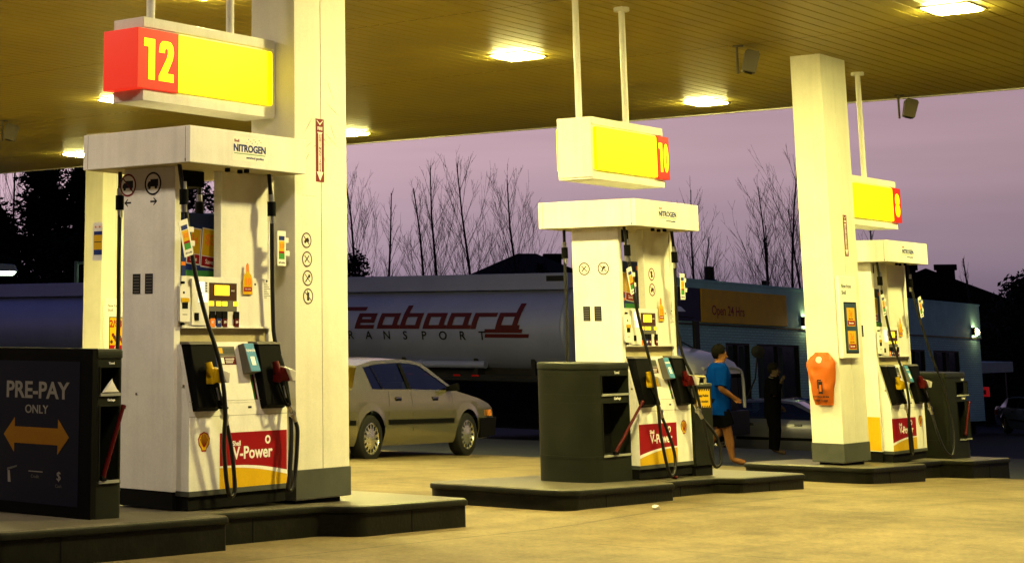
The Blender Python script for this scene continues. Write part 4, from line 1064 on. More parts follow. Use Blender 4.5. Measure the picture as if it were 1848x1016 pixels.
    for sd in (1, -1):
        b = MB()
        xs = [-.93, -.5, 0, .5, .93]
        for xa, xb in zip(xs, xs[1:]): b.hexa([(xa, sd*(Y(xa, .47)-.004), .475), (xb, sd*(Y(xb, .47)-.004), .475), (xb, sd*(Y(xb, .47)+.014), .475), (xa, sd*(Y(xa, .47)+.014), .475), (xa, sd*(Y(xa, .53)-.004), .535), (xb, sd*(Y(xb, .53)-.004), .535), (xb, sd*(Y(xb, .53)+.012), .535), (xa, sd*(Y(xa, .53)+.012), .535)], M_black)
        b.build('side_moulding', t); b = MB()
        b.hexa([(-2.36, sd*.70, .475), (-1.76, sd*(Y(-1.76, .5)-.004), .475), (-1.76, sd*(Y(-1.76, .5)+.014), .475), (-2.37, sd*.745, .475), (-2.38, sd*.70, .535), (-1.76, sd*(Y(-1.76, .5)-.004), .535), (-1.76, sd*(Y(-1.76, .5)+.012), .535), (-2.39, sd*.745, .535)], M_black)
        b.build('side_moulding', t)
        for x in (-.72, .32):
            b = MB(); b.box(x, x+.17, sd*Y(x, .8)-.006, sd*Y(x, .8)+sd*.001+.006, .775, .825, M_black, .004); b.box(x+.01, x+.15, sd*(Y(x, .8)+.012)-.008, sd*(Y(x, .8)+.012)+.008, .795, .818, M_chrome, .004); b.build('door_handle', t)
        b = MB()
        for x, x2 in ((.96, .90), (-.22, -.26), (-.98, -.86)):
            for za, zb in ((.22, .4), (.4, .6), (.6, .78), (.78, .9)):
                xa, xb = (x+(x2-x)*((z-.22)/.68) for z in (za, zb))
                b.face([(xa-.004, sd*(Y(xa, za)+.0015), za), (xa+.004, sd*(Y(xa, za)+.0015), za), (xb+.004, sd*(Y(xb, zb)+.0015), zb), (xb-.004, sd*(Y(xb, zb)+.0015), zb)], M_ink)
        b.build('door_seam', t)
        b = MB(); b.hexa([(.80, sd*.80, .90), (.86, sd*.80, .90), (.87, sd*.99, .91), (.79, sd*.99, .91), (.79, sd*.80, .96), (.86, sd*.80, .97), (.86, sd*.985, 1.02), (.78, sd*.985, 1.02)], M_black, .015); b.build('wing_mirror', t)
        b = MB(); b.hexa([(2.13, sd*.55, .55), (2.305, sd*.54, .55), (2.24, sd*.80, .55), (2.02, sd*.858, .55), (2.11, sd*.55, .64), (2.272, sd*.54, .64), (2.20, sd*.80, .64), (2.00, sd*.852, .64)], M_amber, .008); b.build('turn_lamp', t)
        b = MB(); b.hexa([(1.74, sd*.80, .25), (2.28, sd*.74, .27), (2.30, sd*.815, .27), (1.74, sd*.866, .25), (1.72, sd*.80, .53), (2.34, sd*.74, .53), (2.345, sd*.82, .53), (1.72, sd*.872, .53)], M_black, .012); b.build('bumper_corner', t)
        b = MB(); b.hexa([(2.2, sd*.22, .52), (2.318, sd*.22, .52), (2.318, sd*.55, .52), (2.2, sd*.55, .52), (2.18, sd*.22, .645), (2.275, sd*.22, .645), (2.275, sd*.55, .645), (2.18, sd*.55, .645)], M_lamp, .008); b.build('headlight', t)
        b = MB(); b.hexa([(-2.41, sd*.3, .62), (-2.3, sd*.3, .62), (-2.2, sd*.845, .62), (-2.38, sd*.80, .62), (-2.39, sd*.3, .80), (-2.28, sd*.3, .80), (-2.18, sd*.835, .80), (-2.36, sd*.79, .80)], M_taill, .008); b.build('tail_lamp', t)
    b = MB(); b.hexa([(2.1, -.77, .27), (2.30, -.68, .27), (2.30, .68, .27), (2.1, .77, .27), (2.1, -.80, .47), (2.36, -.69, .47), (2.36, .69, .47), (2.1, .80, .47)], M_black if sub else M_paint, .03); b.build('bumper', t)
    b = MB(); b.hexa([(-2.44, -.70, .28), (-2.2, -.78, .28), (-2.2, .78, .28), (-2.44, .70, .28), (-2.46, -.71, .50), (-2.2, -.79, .50), (-2.2, .79, .50), (-2.46, .71, .50)], M_paint, .03); b.build('bumper', t)
    return t
gcar = G(20.9, 15.7)+dz(20.9)
car('old tan four-door saloon seen from its right side behind the big pillar', (20.28, 15.45, gcar), (0, R(1.3), R(7.0)), (.185, .165, .105), 'car_paint_tan')
car('white parked car half hidden behind the dark standing figure', (38.9, 17.9, street_z(38.9, 17.9)), (0, 0, R(-75)), (.20, .20, .23), 'car_paint_white', False)
car('dark blue parked car behind the pillar with the orange cover', (45.0, 19.4, street_z(45, 19.4)), (0, 0, R(-100)), (.03, .07, .22), 'car_paint_blue', False)
car('pale blue parked car at the far right edge of the photo', (67.0, 21.3, street_z(67, 21.3)), (0, 0, R(-140)), (.16, .24, .36), 'car_paint_pale_blue', False)

# ------------------------------------------------------------------ tanker lorry
M_tank = mat('tank_aluminium_sky_tint', (.23, .25, .50), .5, metal=.35, dirt=.12, dscale=1.2)  # blue of the sky light is put into the base colour
M_tankred = mat('tank_lettering_red', (.055, .002, .004), .5, dirt=.15, spec=.25)
M_frame = mat('chassis_black', (.012, .012, .014), .5, dirt=.3)
M_cabwhite = mat('cab_paint_white', (.55, .55, .60), .3, dirt=.1, coat=.4)
TX, TZ, TRX, TRZ = 35.0, 1.40, 1.05, .97
def tank_section(y, k=1.0, n=36): return [(TX + TRX*k*math.cos(2*math.pi*i/n), y, TZ + TRZ*k*math.sin(2*math.pi*i/n)) for i in range(n)]
def tank_x(z): return TX - TRX*math.sqrt(max(0, 1-((z-TZ)/TRZ)**2))
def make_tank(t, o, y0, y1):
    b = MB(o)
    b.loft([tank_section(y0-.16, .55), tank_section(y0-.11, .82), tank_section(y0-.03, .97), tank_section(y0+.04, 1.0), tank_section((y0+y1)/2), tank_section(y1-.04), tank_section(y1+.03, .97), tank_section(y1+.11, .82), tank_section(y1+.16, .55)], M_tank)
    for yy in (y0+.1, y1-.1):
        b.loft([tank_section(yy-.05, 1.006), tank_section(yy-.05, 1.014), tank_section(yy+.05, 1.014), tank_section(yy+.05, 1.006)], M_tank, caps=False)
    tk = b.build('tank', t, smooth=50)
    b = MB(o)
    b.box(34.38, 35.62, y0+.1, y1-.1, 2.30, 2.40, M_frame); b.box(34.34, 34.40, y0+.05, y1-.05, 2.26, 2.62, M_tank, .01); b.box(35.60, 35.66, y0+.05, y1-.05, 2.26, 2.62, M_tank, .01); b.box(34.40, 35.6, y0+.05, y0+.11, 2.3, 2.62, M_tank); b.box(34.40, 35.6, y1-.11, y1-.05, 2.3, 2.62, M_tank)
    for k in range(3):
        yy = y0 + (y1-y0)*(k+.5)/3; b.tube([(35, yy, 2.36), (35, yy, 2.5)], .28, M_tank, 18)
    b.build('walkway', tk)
    return tk
def axle_wheels(t, o, ys, gz, xs=(34.12, 36.0)):
    for yy in ys:
        for x in xs:
            b = MB(o); Mw = Matrix(((0, 0, 1, x-.14), (1, 0, 0, yy), (0, 1, 0, gz+.50), (0, 0, 0, 1)))
            b.lathe([(.28, .0), (.47, .01), (.50, .06), (.50, .24), (.47, .29), (.28, .30), (.26, .22)], Mw, M_tyre, 24); wo = b.build('wheel', t)
            b = MB(o); b.lathe([(.27, .02), (.27, .1), (.1, .06), (.06, .02), (.001, .02)], Mw, M_rim, 20); b.build('rim', wo)
# front tank trailer with lettering
o = (TX, 25.6, street_z(35, 25.6))
t = thing('tank_trailer', 'grey tanker trailer lettered Seaboard TRANSPORT in red and black', 'tanker trailer', o)
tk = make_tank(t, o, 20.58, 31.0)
SK = .30
def stroke_bar(b, p, q, wd, m, y0, z0, hx, hz, ext=0):
    # p, q in letter units (1 = x-height); mapped on the tank shell
    dx, dy = q[0]-p[0], q[1]-p[1]; l = math.hypot(dx, dy); ux, uy = dx/l, dy/l; nx, ny = -uy*wd/2, ux*wd/2
    p = (p[0]-ux*wd/2, p[1]-uy*wd/2); q = (q[0]+ux*wd/2, q[1]+uy*wd/2); n = 5
    bm2 = bmesh.new(); rows = []
    for k in range(n+1):
        u = k/n; row = []
        for s in (1, 0, -1):
            cx, cz = p[0]+(q[0]-p[0])*u+nx*s, p[1]+(q[1]-p[1])*u+ny*s
            yy = y0 - (cx*hx + cz*hz*SK); zz = z0 + cz*hz
            row.append(bm2.verts.new((tank_x(zz)-.012-ext, yy, zz)))
        rows.append(row)
    for i in range(n):
        for j in range(2): bm2.faces.new((rows[i][j], rows[i][j+1], rows[i+1][j+1], rows[i+1][j]))
    b._merge(bm2, m)
LET = {'e': [((.95, .5), (.05, .5)), ((.95, .5), (.95, 1)), ((.95, 1), (0, 1)), ((0, 1), (0, 0)), ((0, 0), (1.0, 0))],
       'a': [((1, 1), (0, 1)), ((0, 1), (0, 0)), ((0, 0), (1.22, 0)), ((1, 1), (1, 0))],
       'b': [((0, 1.65), (0, 0)), ((0, 0), (1, 0)), ((1, 0), (1, 1)), ((1, 1), (0, 1))],
       'o': [((0, 0), (1.22, 0)), ((1, 0), (1, 1)), ((1, 1), (0, 1)), ((0, 1), (0, 0))],
       'r': [((0, 0), (0, 1)), ((0, 1), (1.1, 1))],
       'd': [((1, 1), (0, 1)), ((0, 1), (0, 0)), ((0, 0), (1.15, 0)), ((1, 0), (1, 1.75))],
       'S': [((1.9, 1.55), (-.3, 1.55)), ((-.3, 1.55), (-.3, .95)), ((-.3, .95), (.75, .95)), ((.75, .95), (.75, 0)), ((.75, 0), (-.6, 0))]}
b = MB(o)
xx = 26.13
for ch in 'eaboard':
    for p, q in LET[ch]: stroke_bar(b, p, q, .33, M_tankred, xx, 1.445, .42, .27)
    xx -= .655
for p, q in LET['S']: stroke_bar(b, p, q, .33, M_tankred, 26.92, 1.445, .42, .27)
for z, a, c in ((1.36, 22.52, 21.62), (1.255, 22.52, 21.46)):
    stroke_bar(b, (0, 0), ((a-c), 0), .082, M_tankred, a, z, 1.0, 1.0)
b.build('company_name', tk, label='dark red slanted Seaboard lettering with two bars')
b = MB(o)
for i, ch in enumerate('TRANSPORT'):
    yy = 26.86 - i*.528
    def wrap(q): return Vector((q.x, q.y, q.z))
    tmp = MB(); tmp.text(ch, Matrix.Identity(4), .27, M_ink, d=.002, bold=.003)
    for v in tmp.bm.verts:
        zz = 1.245 + v.co.y; y_ = yy - v.co.x*1.05; v.co = Vector((tank_x(zz)-.014, y_, zz))
    b._merge(tmp.bm, M_ink)
b.build('transport_lettering', tk)
b = MB(o); b.rect(FX(34.3395, 20.95, 2.5), -.22, .22, -.06, .06, .004, M_ink); b.build('name_plate', tk)
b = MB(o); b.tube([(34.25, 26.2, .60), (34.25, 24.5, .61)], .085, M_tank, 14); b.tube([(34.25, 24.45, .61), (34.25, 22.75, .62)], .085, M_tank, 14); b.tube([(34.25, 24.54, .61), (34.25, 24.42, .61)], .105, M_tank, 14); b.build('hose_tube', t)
b = MB(o); b.box(34.2, 34.28, 20.7, 30.6, .30, .40, M_frame); b.box(34.25, 34.6, 20.7, 30.6, .24, .30, M_frame); b.box(34.5, 35.5, 20.9, 30.6, .40, .62, M_frame)
for yy in (21.5, 23, 25, 27, 29): b.box(34.22, 34.5, yy-.05, yy+.05, .30, .85, M_frame)
ch_ = b.build('chassis', t)
b = MB(o); b.tube(curve_pts([(34.12, 24.9, -.05), (34.12, 24.75, .20), (34.12, 24.4, .275), (34.12, 23.5, .285), (34.12, 20.2, .29)], 6), .03, M_frame, 10); b.build('guard_rail', t)
for yy in (24.8, 24.3, 23.5, 23.0, 20.9):
    b = MB(o); b.box(34.185, 34.2, yy-.09, yy+.09, .355, .395, M_taill, .004); b.build('marker_lamp', t)
axle_wheels(t, o, (28.2, 29.5), street_z(35, 28)+.02)
# rear tank trailer, seen at the left
o = (TX, 37, street_z(35, 37))
t = thing('tank_trailer', 'plain grey rear tanker trailer at the far left of the photo', 'tanker trailer', o)
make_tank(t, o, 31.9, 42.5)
b = MB(o); b.box(34.5, 35.5, 31.5, 42.3, .30, .55, M_frame); b.box(34.2, 34.28, 32.2, 42, .28, .38, M_frame); b.build('chassis', t)
axle_wheels(t, o, (33.5, 39.5, 40.8), street_z(35, 37)+.02)
# tractor unit
o = (35.1, 19.0, street_z(35.1, 18.2)); gt = o[2]
t = thing('truck_tractor', 'white long-nosed tractor unit in front of the tanker, behind pump ten', 'truck', o)
b = MB(o)
b.hexa([(34.0, 18.85, .95), (36.1, 18.85, .95), (36.1, 20.25, .45), (34.0, 20.25, .45), (34.08, 19.0, 1.86), (36.02, 19.0, 1.86), (36.02, 20.25, 1.98), (34.08, 20.25, 1.98)], M_cabwhite, .05)
b.box(34.05, 36.05, 18.8, 20.2, -.1, .6, M_frame, .03)
cab = b.build('cab', t)
b = MB(o); b.hexa([(34.12, 18.835, 1.02), (36.05, 18.835, 1.02), (36.05, 18.90, 1.02), (34.12, 18.90, 1.02), (34.16, 18.955, 1.76), (36.0, 18.955, 1.76), (36.0, 19.02, 1.76), (34.16, 19.02, 1.76)], M_ink); b.build('window_frame', cab)
M_tglass = mat('truck_glass', (.03, .07, .10), .08, dirt=.1)
for xa, xb in ((34.2, 35.03), (35.09, 35.96)):
    b = MB(o); b.hexa([(xa, 18.832, 1.08), (xb, 18.832, 1.08), (xb, 18.85, 1.08), (xa, 18.85, 1.08), (xa+.03, 18.935, 1.68), (xb-.02, 18.935, 1.68), (xb-.02, 18.96, 1.68), (xa+.03, 18.96, 1.68)], M_tglass); b.build('windscreen', cab)
b = MB(o); b.hexa([(33.985, 19.1, 1.10), (33.995, 19.1, 1.10), (33.995, 19.9, 1.10), (33.985, 19.9, 1.10), (34.05, 19.15, 1.72), (34.06, 19.15, 1.72), (34.06, 19.9, 1.72), (34.05, 19.9, 1.72)], M_tglass); b.build('side_window', cab)
b = MB(o); b.hexa([(34.0, 18.74, 1.79), (36.1, 18.74, 1.79), (36.1, 19.2, 1.86), (34.0, 19.2, 1.86), (34.04, 18.84, 1.90), (36.06, 18.84, 1.90), (36.06, 19.2, 1.95), (34.04, 19.2, 1.95)], M_cabwhite, .03); b.build('sun_visor', cab)
b = MB(o)
rings = []
for y, zt, hw in ((19.0, 1.10, .96), (18.6, 1.06, 1.0), (18.2, .99, 1.02), (17.85, .90, 1.02), (17.62, .79, 1.0), (17.5, .62, .97)):
    rings.append([(35.05-hw, y, .50), (35.05-hw, y, zt-.20), (35.05-hw*.9, y, zt-.06), (35.05-hw*.5, y, zt), (35.05+hw*.5, y, zt), (35.05+hw*.9, y, zt-.06), (35.05+hw, y, zt-.20), (35.05+hw, y, .50)])
b.loft(rings, M_cabwhite); b.build('bonnet', t, smooth=60)
b = MB(o); b.box(34.06, 36.04, 17.6, 18.9, -.5, .5, M_frame, .02); b.box(34.0, 36.1, 17.40, 17.62, -.75, -.25, M_frame, .03); b.box(34.35, 35.75, 17.50, 17.6, -.20, .50, M_frame); b.build('front_frame', t)
b = MB(o); b.tube(curve_pts([(34.3, 17.50, .62), (35.0, 17.47, .64), (35.85, 17.50, .60), (36.06, 17.50, .40), (36.08, 17.49, -.2)], 5), .035, M_cabwhite, 8); b.build('fender_edge', t)
for s_, xm in ((1, 36.45), (-1, 33.65)):
    b = MB(o); b.tube([(36.0 if s_ > 0 else 34.1, 19.0, 1.70), (xm-.05*s_, 18.75, 1.66)], .015, M_frame, 6); b.tube([(36.0 if s_ > 0 else 34.1, 18.95, 1.2), (xm-.05*s_, 18.75, 1.0)], .015, M_frame, 6); b.box(xm-.10, xm+.10, 18.68, 18.76, .92, 1.60, M_frame, .02); b.build('wing_mirror', t)
b = MB(o); b.tube([(36.2, 17.5, -.05), (36.35, 17.35, .4), (36.38, 17.3, .85)], .018, M_frame, 6); b.lathe([(.001, -.03), (.13, -.02), (.14, .03), (.001, .06)], FX(36.38, 17.28, .95) @ Matrix.Rotation(R(30), 4, 'Y'), M_frame, 14); b.build('bonnet_mirror', t)
axle_wheels(t, o, (18.2, 20.4), street_z(35, 18)+.02, (34.25, 35.9))

# ------------------------------------------------------------------ shop behind
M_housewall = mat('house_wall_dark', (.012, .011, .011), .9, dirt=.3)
M_bluewall = mat('painted_block_wall', (.34, .66, .70), .7, dirt=.2, dscale=1.2)
M_brick = bpy.data.materials.new('painted_brick'); M_brick.use_nodes = True
n = M_brick.node_tree; pb = n.nodes['Principled BSDF']; pb.inputs['Roughness'].default_value = .75
tcb = n.nodes.new('ShaderNodeTexCoord'); mpb = n.nodes.new('ShaderNodeMapping'); mpb.inputs['Rotation'].default_value = (R(90), 0, 0)
bt = n.nodes.new('ShaderNodeTexBrick'); bt.inputs['Scale'].default_value = 1.0; bt.inputs['Brick Width'].default_value = .22; bt.inputs['Row Height'].default_value = .075; bt.inputs['Mortar Size'].default_value = .007
bt.inputs['Color1'].default_value = (.30, .60, .66, 1); bt.inputs['Color2'].default_value = (.26, .53, .58, 1); bt.inputs['Mortar'].default_value = (.16, .28, .32, 1)
n.links.new(tcb.outputs['Object'], mpb.inputs[0]); n.links.new(mpb.outputs[0], bt.inputs['Vector']); n.links.new(bt.outputs['Color'], pb.inputs['Base Color'])
bpn = n.nodes.new('ShaderNodeBump'); bpn.inputs['Strength'].default_value = .4; bpn.inputs['Distance'].default_value = .01; n.links.new(bt.outputs['Fac'], bpn.inputs['Height']); bpn.invert = True; n.links.new(bpn.outputs[0], pb.inputs['Normal'])
M_winglass = mat('shop_window_glass', (.015, .022, .022), .06, dirt=.1, spec=.6)
M_blind = mat('window_blind_green', (.02, .045, .03), .7, dirt=.3)
M_signboard = mat('shop_sign_ochre', (.80, .45, .008), .5, dirt=.2, dscale=2)
M_signtxt = mat('shop_sign_red', (.30, .03, .008), .5, dirt=.1)
SH = (43.0, 22.5, 0.0)
t = thing('shop_building', 'low blue-painted shop with an ochre sign board and two lit wall lamps', 'shop', (43.0, 22.5, -1.5), (0, R(1.0), 0))
so = (0, 0, -1.5)
b = MB(so)
b.box(-1.6, 21.75, .10, 9, -1.2, 2.60, M_housewall); b.box(-1.6, 21.8, 0.0, .10, 1.60, 2.70, M_bluewall, .01); b.box(-1.6, 21.78, -.02, .10, 1.56, 1.61, M_plinth)
b.box(-1.62, 21.85, -.015, .12, 2.70, 2.76, M_bluewall)
wins = [(2.44, 3.9), (4.31, 7.05), (8.2, 11.4), (12.2, 14.6), (15.0, 16.6), (17.3, 19.65)]
last = -1.6
for x0, x1 in wins:
    b.box(last, x0, .012, .10, -1.2, 1.5599, M_brick); b.box(x0, x1, .012, .10, 1.13, 1.5599, M_brick); b.box(x0, x1, .012, .10, -1.2, -.6 if x0 < 12 else .25, M_brick); last = x1
b.box(last, 21.7, .012, .10, -1.2, 1.5599, M_brick)
b.build('wall', t)
for x0, x1 in wins:
    zb = -.6 if x0 < 12 else .25
    b = MB(so); fw_ = .05
    for q in ((x0, x0+fw_, zb, 1.13), (x1-fw_, x1, zb, 1.13), (x0+fw_, x1-fw_, zb, zb+fw_), (x0+fw_, x1-fw_, 1.13-fw_, 1.13), ((x0+x1)/2-.025, (x0+x1)/2+.025, zb+fw_, 1.13-fw_)): b.box(q[0], q[1], .03, .09, q[2], q[3], M_ink)
    wo = b.build('window', t)
    b = MB(so); b.box(x0+.02, x1-.02, .094, .099, zb+.02, 1.11, M_winglass)
    for k in range(2): b.box(x0+.3+k*(x1-x0)*.45, x0+.55+k*(x1-x0)*.45, .0915, .0938, zb+.05, 1.05, M_blind)
    b.build('pane', wo)
b = MB(so); b.box(-1.5, .95, -.06, -.001, 1.66, 2.52, mat('shop_sign_dark_blue', (.01, .015, .07), .5, dirt=.1), .01); b.box(.98, 6.15, -.08, -.001, 1.64, 2.52, M_signboard, .015)
sg = b.build('sign_board', t)
b = MB(so); b.text('Open 24 Hrs', FY(2.5, -.081, 1.96), .36, M_signtxt, bold=.006); b.build('lettering', sg)
M_walllamp = mat('wall_lamp_lit', (.8, .8, .7), .3, dirt=0, emit=(1, .80, .34), estr=34.0)
for x in (7.3, 21.0):
    b = MB(so); b.box(x-.10, x-.02, -.12, -.001, 1.68, 1.95, M_frame, .01); wl = b.build('wall_lamp', t)
    b = MB(so); b.lathe([(.03, -.02), (.10, .0), (.12, .10), (.07, .20), (.001, .22)], Matrix(((0, 0, 1, x-.02), (1, 0, 0, -.10), (0, 1, 0, 1.80), (0, 0, 0, 1))), M_walllamp, 14); b.build('globe', wl)
b = MB(so); b.box(7.2, 7.35, 1.0, 1.15, 2.6, 3.0, M_frame); b.build('roof_vent', t)
b = MB(so); b.lathe([(.3, 2.6), (.3, 2.95), (.15, 3.05), (.15, 3.4), (.001, 3.42)], FZ(6.6, 2.5, 0), M_frame, 14); b.build('roof_vent', t)
b = MB(so); b.box(.6, 2.6, 3.4, 5.2, 2.6, 2.98, M_frame, .1); b.build('roof_vent', t)
# porch beyond the shop
t = thing('entrance_porch', 'pale flat porch roof on posts beyond the end of the blue shop', 'porch', (68.2, 24.5, street_z(68, 24.5)))
o = (68.2, 24.5, street_z(68, 24.5))
M_porch = mat('porch_fascia', (.28, .38, .38), .6, dirt=.15)
b = MB(o); b.box(66.2, 70.3, 23.3, 27, -.02, .36, M_porch, .02); b.build('fascia', t)
for x in (66.5, 70.0):
    b = MB(o); b.box(x-.08, x+.08, 23.5, 23.66, -2.2, -.02, M_frame); b.build('post', t)
b = MB(o); b.box(66.2, 70.3, 27.0, 27.2, -2.2, .3, M_frame); b.build('back_wall', t)
t = thing('exit_lamp', 'small glowing red lamp at the end of the blue shop', 'lamp', (65.25, 22.62, -.5))
b = MB((65.25, 22.62, -.5)); b.box(65.22, 65.30, 22.5, 22.75, -.78, -.45, mat('red_lamp_lit', (.4, .02, .02), .4, dirt=0, emit=(1, .02, .03), estr=.13), .02); b.build('lens', t)
b = MB((65.25, 22.62, -.5)); b.box(65.0, 65.22, 22.6, 22.68, -.70, -.55, M_frame); b.build('bracket', t)

# ------------------------------------------------------------------ dark houses on the skyline
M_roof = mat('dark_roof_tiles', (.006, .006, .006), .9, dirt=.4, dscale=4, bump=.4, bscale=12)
def house(label, x, y, rz, L_, W_, he, hr, zb, chim, hip=False):
    o = (x, y, zb)
    t = thing('house', label, 'house', o, (0, 0, rz))
    b = MB(); b.box(-L_/2, L_/2, -W_/2, W_/2, 0, he, M_housewall)
    if not hip:
        for sx in (-1, 1): b.prism([(-W_/2, 0), (W_/2, 0), (0, hr*.98)], Matrix(((0, 0, sx, sx*(L_/2-.2)), (1, 0, 0, 0), (0, 1, 0, he), (0, 0, 0, 1))), .2, M_housewall)
    b.build('wall', t)
    b = MB(); ov = .5
    k = L_/2+ov if not hip else L_/2-W_/2*.9
    r_ = [(-L_/2-ov, -W_/2-ov, he-.1), (L_/2+ov, -W_/2-ov, he-.1), (L_/2+ov, W_/2+ov, he-.1), (-L_/2-ov, W_/2+ov, he-.1)]
    A, B_ = (-k, 0, he+hr), (k, 0, he+hr)
    for f in ([r_[0], r_[1], B_, A], [r_[2], r_[3], A, B_], [r_[1], r_[2], B_], [r_[3], r_[0], A], r_[::-1]): b.face(f, M_roof)
    ro = b.build('roof', t, smooth=0)
    for cx, cy, ch in chim:
        b = MB(); b.box(cx-.4, cx+.4, cy-.4, cy+.4, he, he+ch, M_housewall, .03); b.box(cx-.5, cx+.5, cy-.5, cy+.5, he+ch-.25, he+ch, M_roof, .03); b.build('chimney', ro)
    for i in range(3):
        b = MB(); xx = -L_/3+i*L_/3; b.box(xx-.5, xx+.5, -W_/2-.03, -W_/2+.02, 1.0, 2.2, M_ink); wf = b.build('window', t)
        b = MB(); b.box(xx-.44, xx+.44, -W_/2-.04, -W_/2-.031, 1.06, 2.14, M_winglass); b.build('pane', wf)
    return t
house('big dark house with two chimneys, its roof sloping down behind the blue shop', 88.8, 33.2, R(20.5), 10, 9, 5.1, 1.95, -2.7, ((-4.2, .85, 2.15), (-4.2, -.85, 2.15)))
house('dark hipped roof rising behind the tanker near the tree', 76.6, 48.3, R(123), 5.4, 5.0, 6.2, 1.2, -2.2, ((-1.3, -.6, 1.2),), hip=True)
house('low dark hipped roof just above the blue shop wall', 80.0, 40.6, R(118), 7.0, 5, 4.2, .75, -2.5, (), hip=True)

# ------------------------------------------------------------------ trees
M_bark = mat('bark_dark', (.022, .018, .017), .9, dirt=.3)
def bare_tree(label, x, y, ztop, seed, spread=1.0, lean=0, low=.28, stems=1, dens=1.0):
    rn = random.Random(seed); zb = street_z(x, y)-.3; H = ztop-zb
    o = (x, y, zb); t = thing('bare_tree', label, 'tree', o, group=None)
    tr = MB(); tw = MB()
    def branch(mb_, p, d, ln, r, lv):
        n = 5 if lv < 2 else 4; pts = [p.copy()]; q = p.copy(); dd = d.copy()
        for k in range(n):
            dd = (dd + Vector((rn.uniform(-.08, .08), rn.uniform(-.08, .08), .10 if lv else .05))).normalized(); q = q + dd*ln/n; pts.append(q.copy())
        rr = [max(.0042, r*(1-.8*k/n)) for k in range(n+1)]
        mb_.tube(pts, rr, M_bark, 5 if lv == 0 else 3, caps=False)
        return pts, rr
    for s_ in range(stems):
        bx = rn.uniform(-.5, .5)*(stems > 1); by = rn.uniform(-.9, .9)*(stems > 1)
        hh = H*(1 if s_ == 0 else rn.uniform(.72, .92))
        P, rr = branch(tr, Vector((bx, by, 0)), Vector((lean+rn.uniform(-.025, .025), rn.uniform(-.025, .025), 1)).normalized(), hh, .12 if stems == 1 else .095, 0)
        nb = int((27 if stems == 1 else 17)*dens)
        for i in range(nb):
            u = low + (1-low)*(i+rn.random()*.6)/nb; u = min(u, .985); k = min(int(u*5), 4); p = P[k].lerp(P[k+1], u*5-k)
            a = i*2.399+rn.uniform(-.4, .4); tilt = rn.uniform(.32, .60)
            d = Vector((math.cos(a)*math.sin(tilt), math.sin(a)*math.sin(tilt), math.cos(tilt)))
            ln = hh*(.42*(1-u)**.75+.05)*rn.uniform(.75, 1.15)*spread
            Q, _ = branch(tw, p, d, ln, .019*(1-.6*u)+.004, 1)
            for j in range(max(3, int(ln*3.2))):
                v = .2+.78*rn.random(); kk = min(int(v*5), 4); pp = Q[kk].lerp(Q[kk+1], v*5-kk); a2 = rn.uniform(0, 6.28); e = (d + Vector((math.cos(a2), math.sin(a2), rn.uniform(.0, .6)))*.55).normalized()
                S_, _ = branch(tw, pp, e, ln*rn.uniform(.2, .42), .0065, 2)
                if ln > 1.4:
                    for g_ in range(2):
                        v2 = rn.uniform(.3, .95); k2 = min(int(v2*4), 3); p3 = S_[k2].lerp(S_[k2+1], v2*4-k2); a3 = rn.uniform(0, 6.28)
                        branch(tw, p3, (e+Vector((math.cos(a3), math.sin(a3), .4))*.5).normalized(), ln*rn.uniform(.08, .18), .005, 3)
    tr.build('trunk', t, smooth=0); tw.build('crown', t, smooth=0)
    return t
bare = [(63.47, 48.7, 8.65, 1.0, 1, 'tall bare tree just right of the big pillar'), (64.2, 47.74, 7.4, .62, 1, 'slim bare tree, second from the big pillar'),
 (65.2, 46.3, 7.7, .8, 1, 'bare tree left of the tallest pair above the tanker'), (65.7, 45.6, 8.7, .95, 1, 'straight tall bare tree, left one of the pair above the middle of the tanker'),
 (66.6, 44.95, 8.75, 1.05, 1, 'leaning tall bare tree, right one of the pair above the middle of the tanker'), (67.6, 42.75, 8.0, 1.15, 1, 'wide bare tree over the dark hipped roof'),
 (71.3, 36.2, 7.6, 1.1, 2, 'twin-stemmed bare tree to the right of the number ten sign'), (72.6, 33.6, 7.6, 1.1, 2, 'bare tree left of the pillar with the orange cover'), (73.0, 32.5, 9.2, 1.2, 2, 'tallest bare tree, half behind the pillar with the orange cover'),
 (74.3, 29.9, 6.1, .9, 1, 'low bare tree under the number eight sign'), (52.7, 60.2, 10.4, 1.1, 1, 'bare tree at the left edge of the photo beside the dark evergreens'), (79.0, 27.4, 4.6, .6, 1, 'small bare tree above the roof of the dark house'), (68.9, 41.0, 6.2, .8, 1, 'bare tree behind the left end of the middle pump')]
for i, (x, y, zt, sp, st, lb) in enumerate(bare): bare_tree(lb, x, y, zt, 11+i*7, sp, .012*((i % 3)-1) if i != 4 else .07, .25, st)
M_leaf = mat('evergreen_leaf', (.008, .010, .007), .9, dirt=.4, dscale=1, spec=.1)
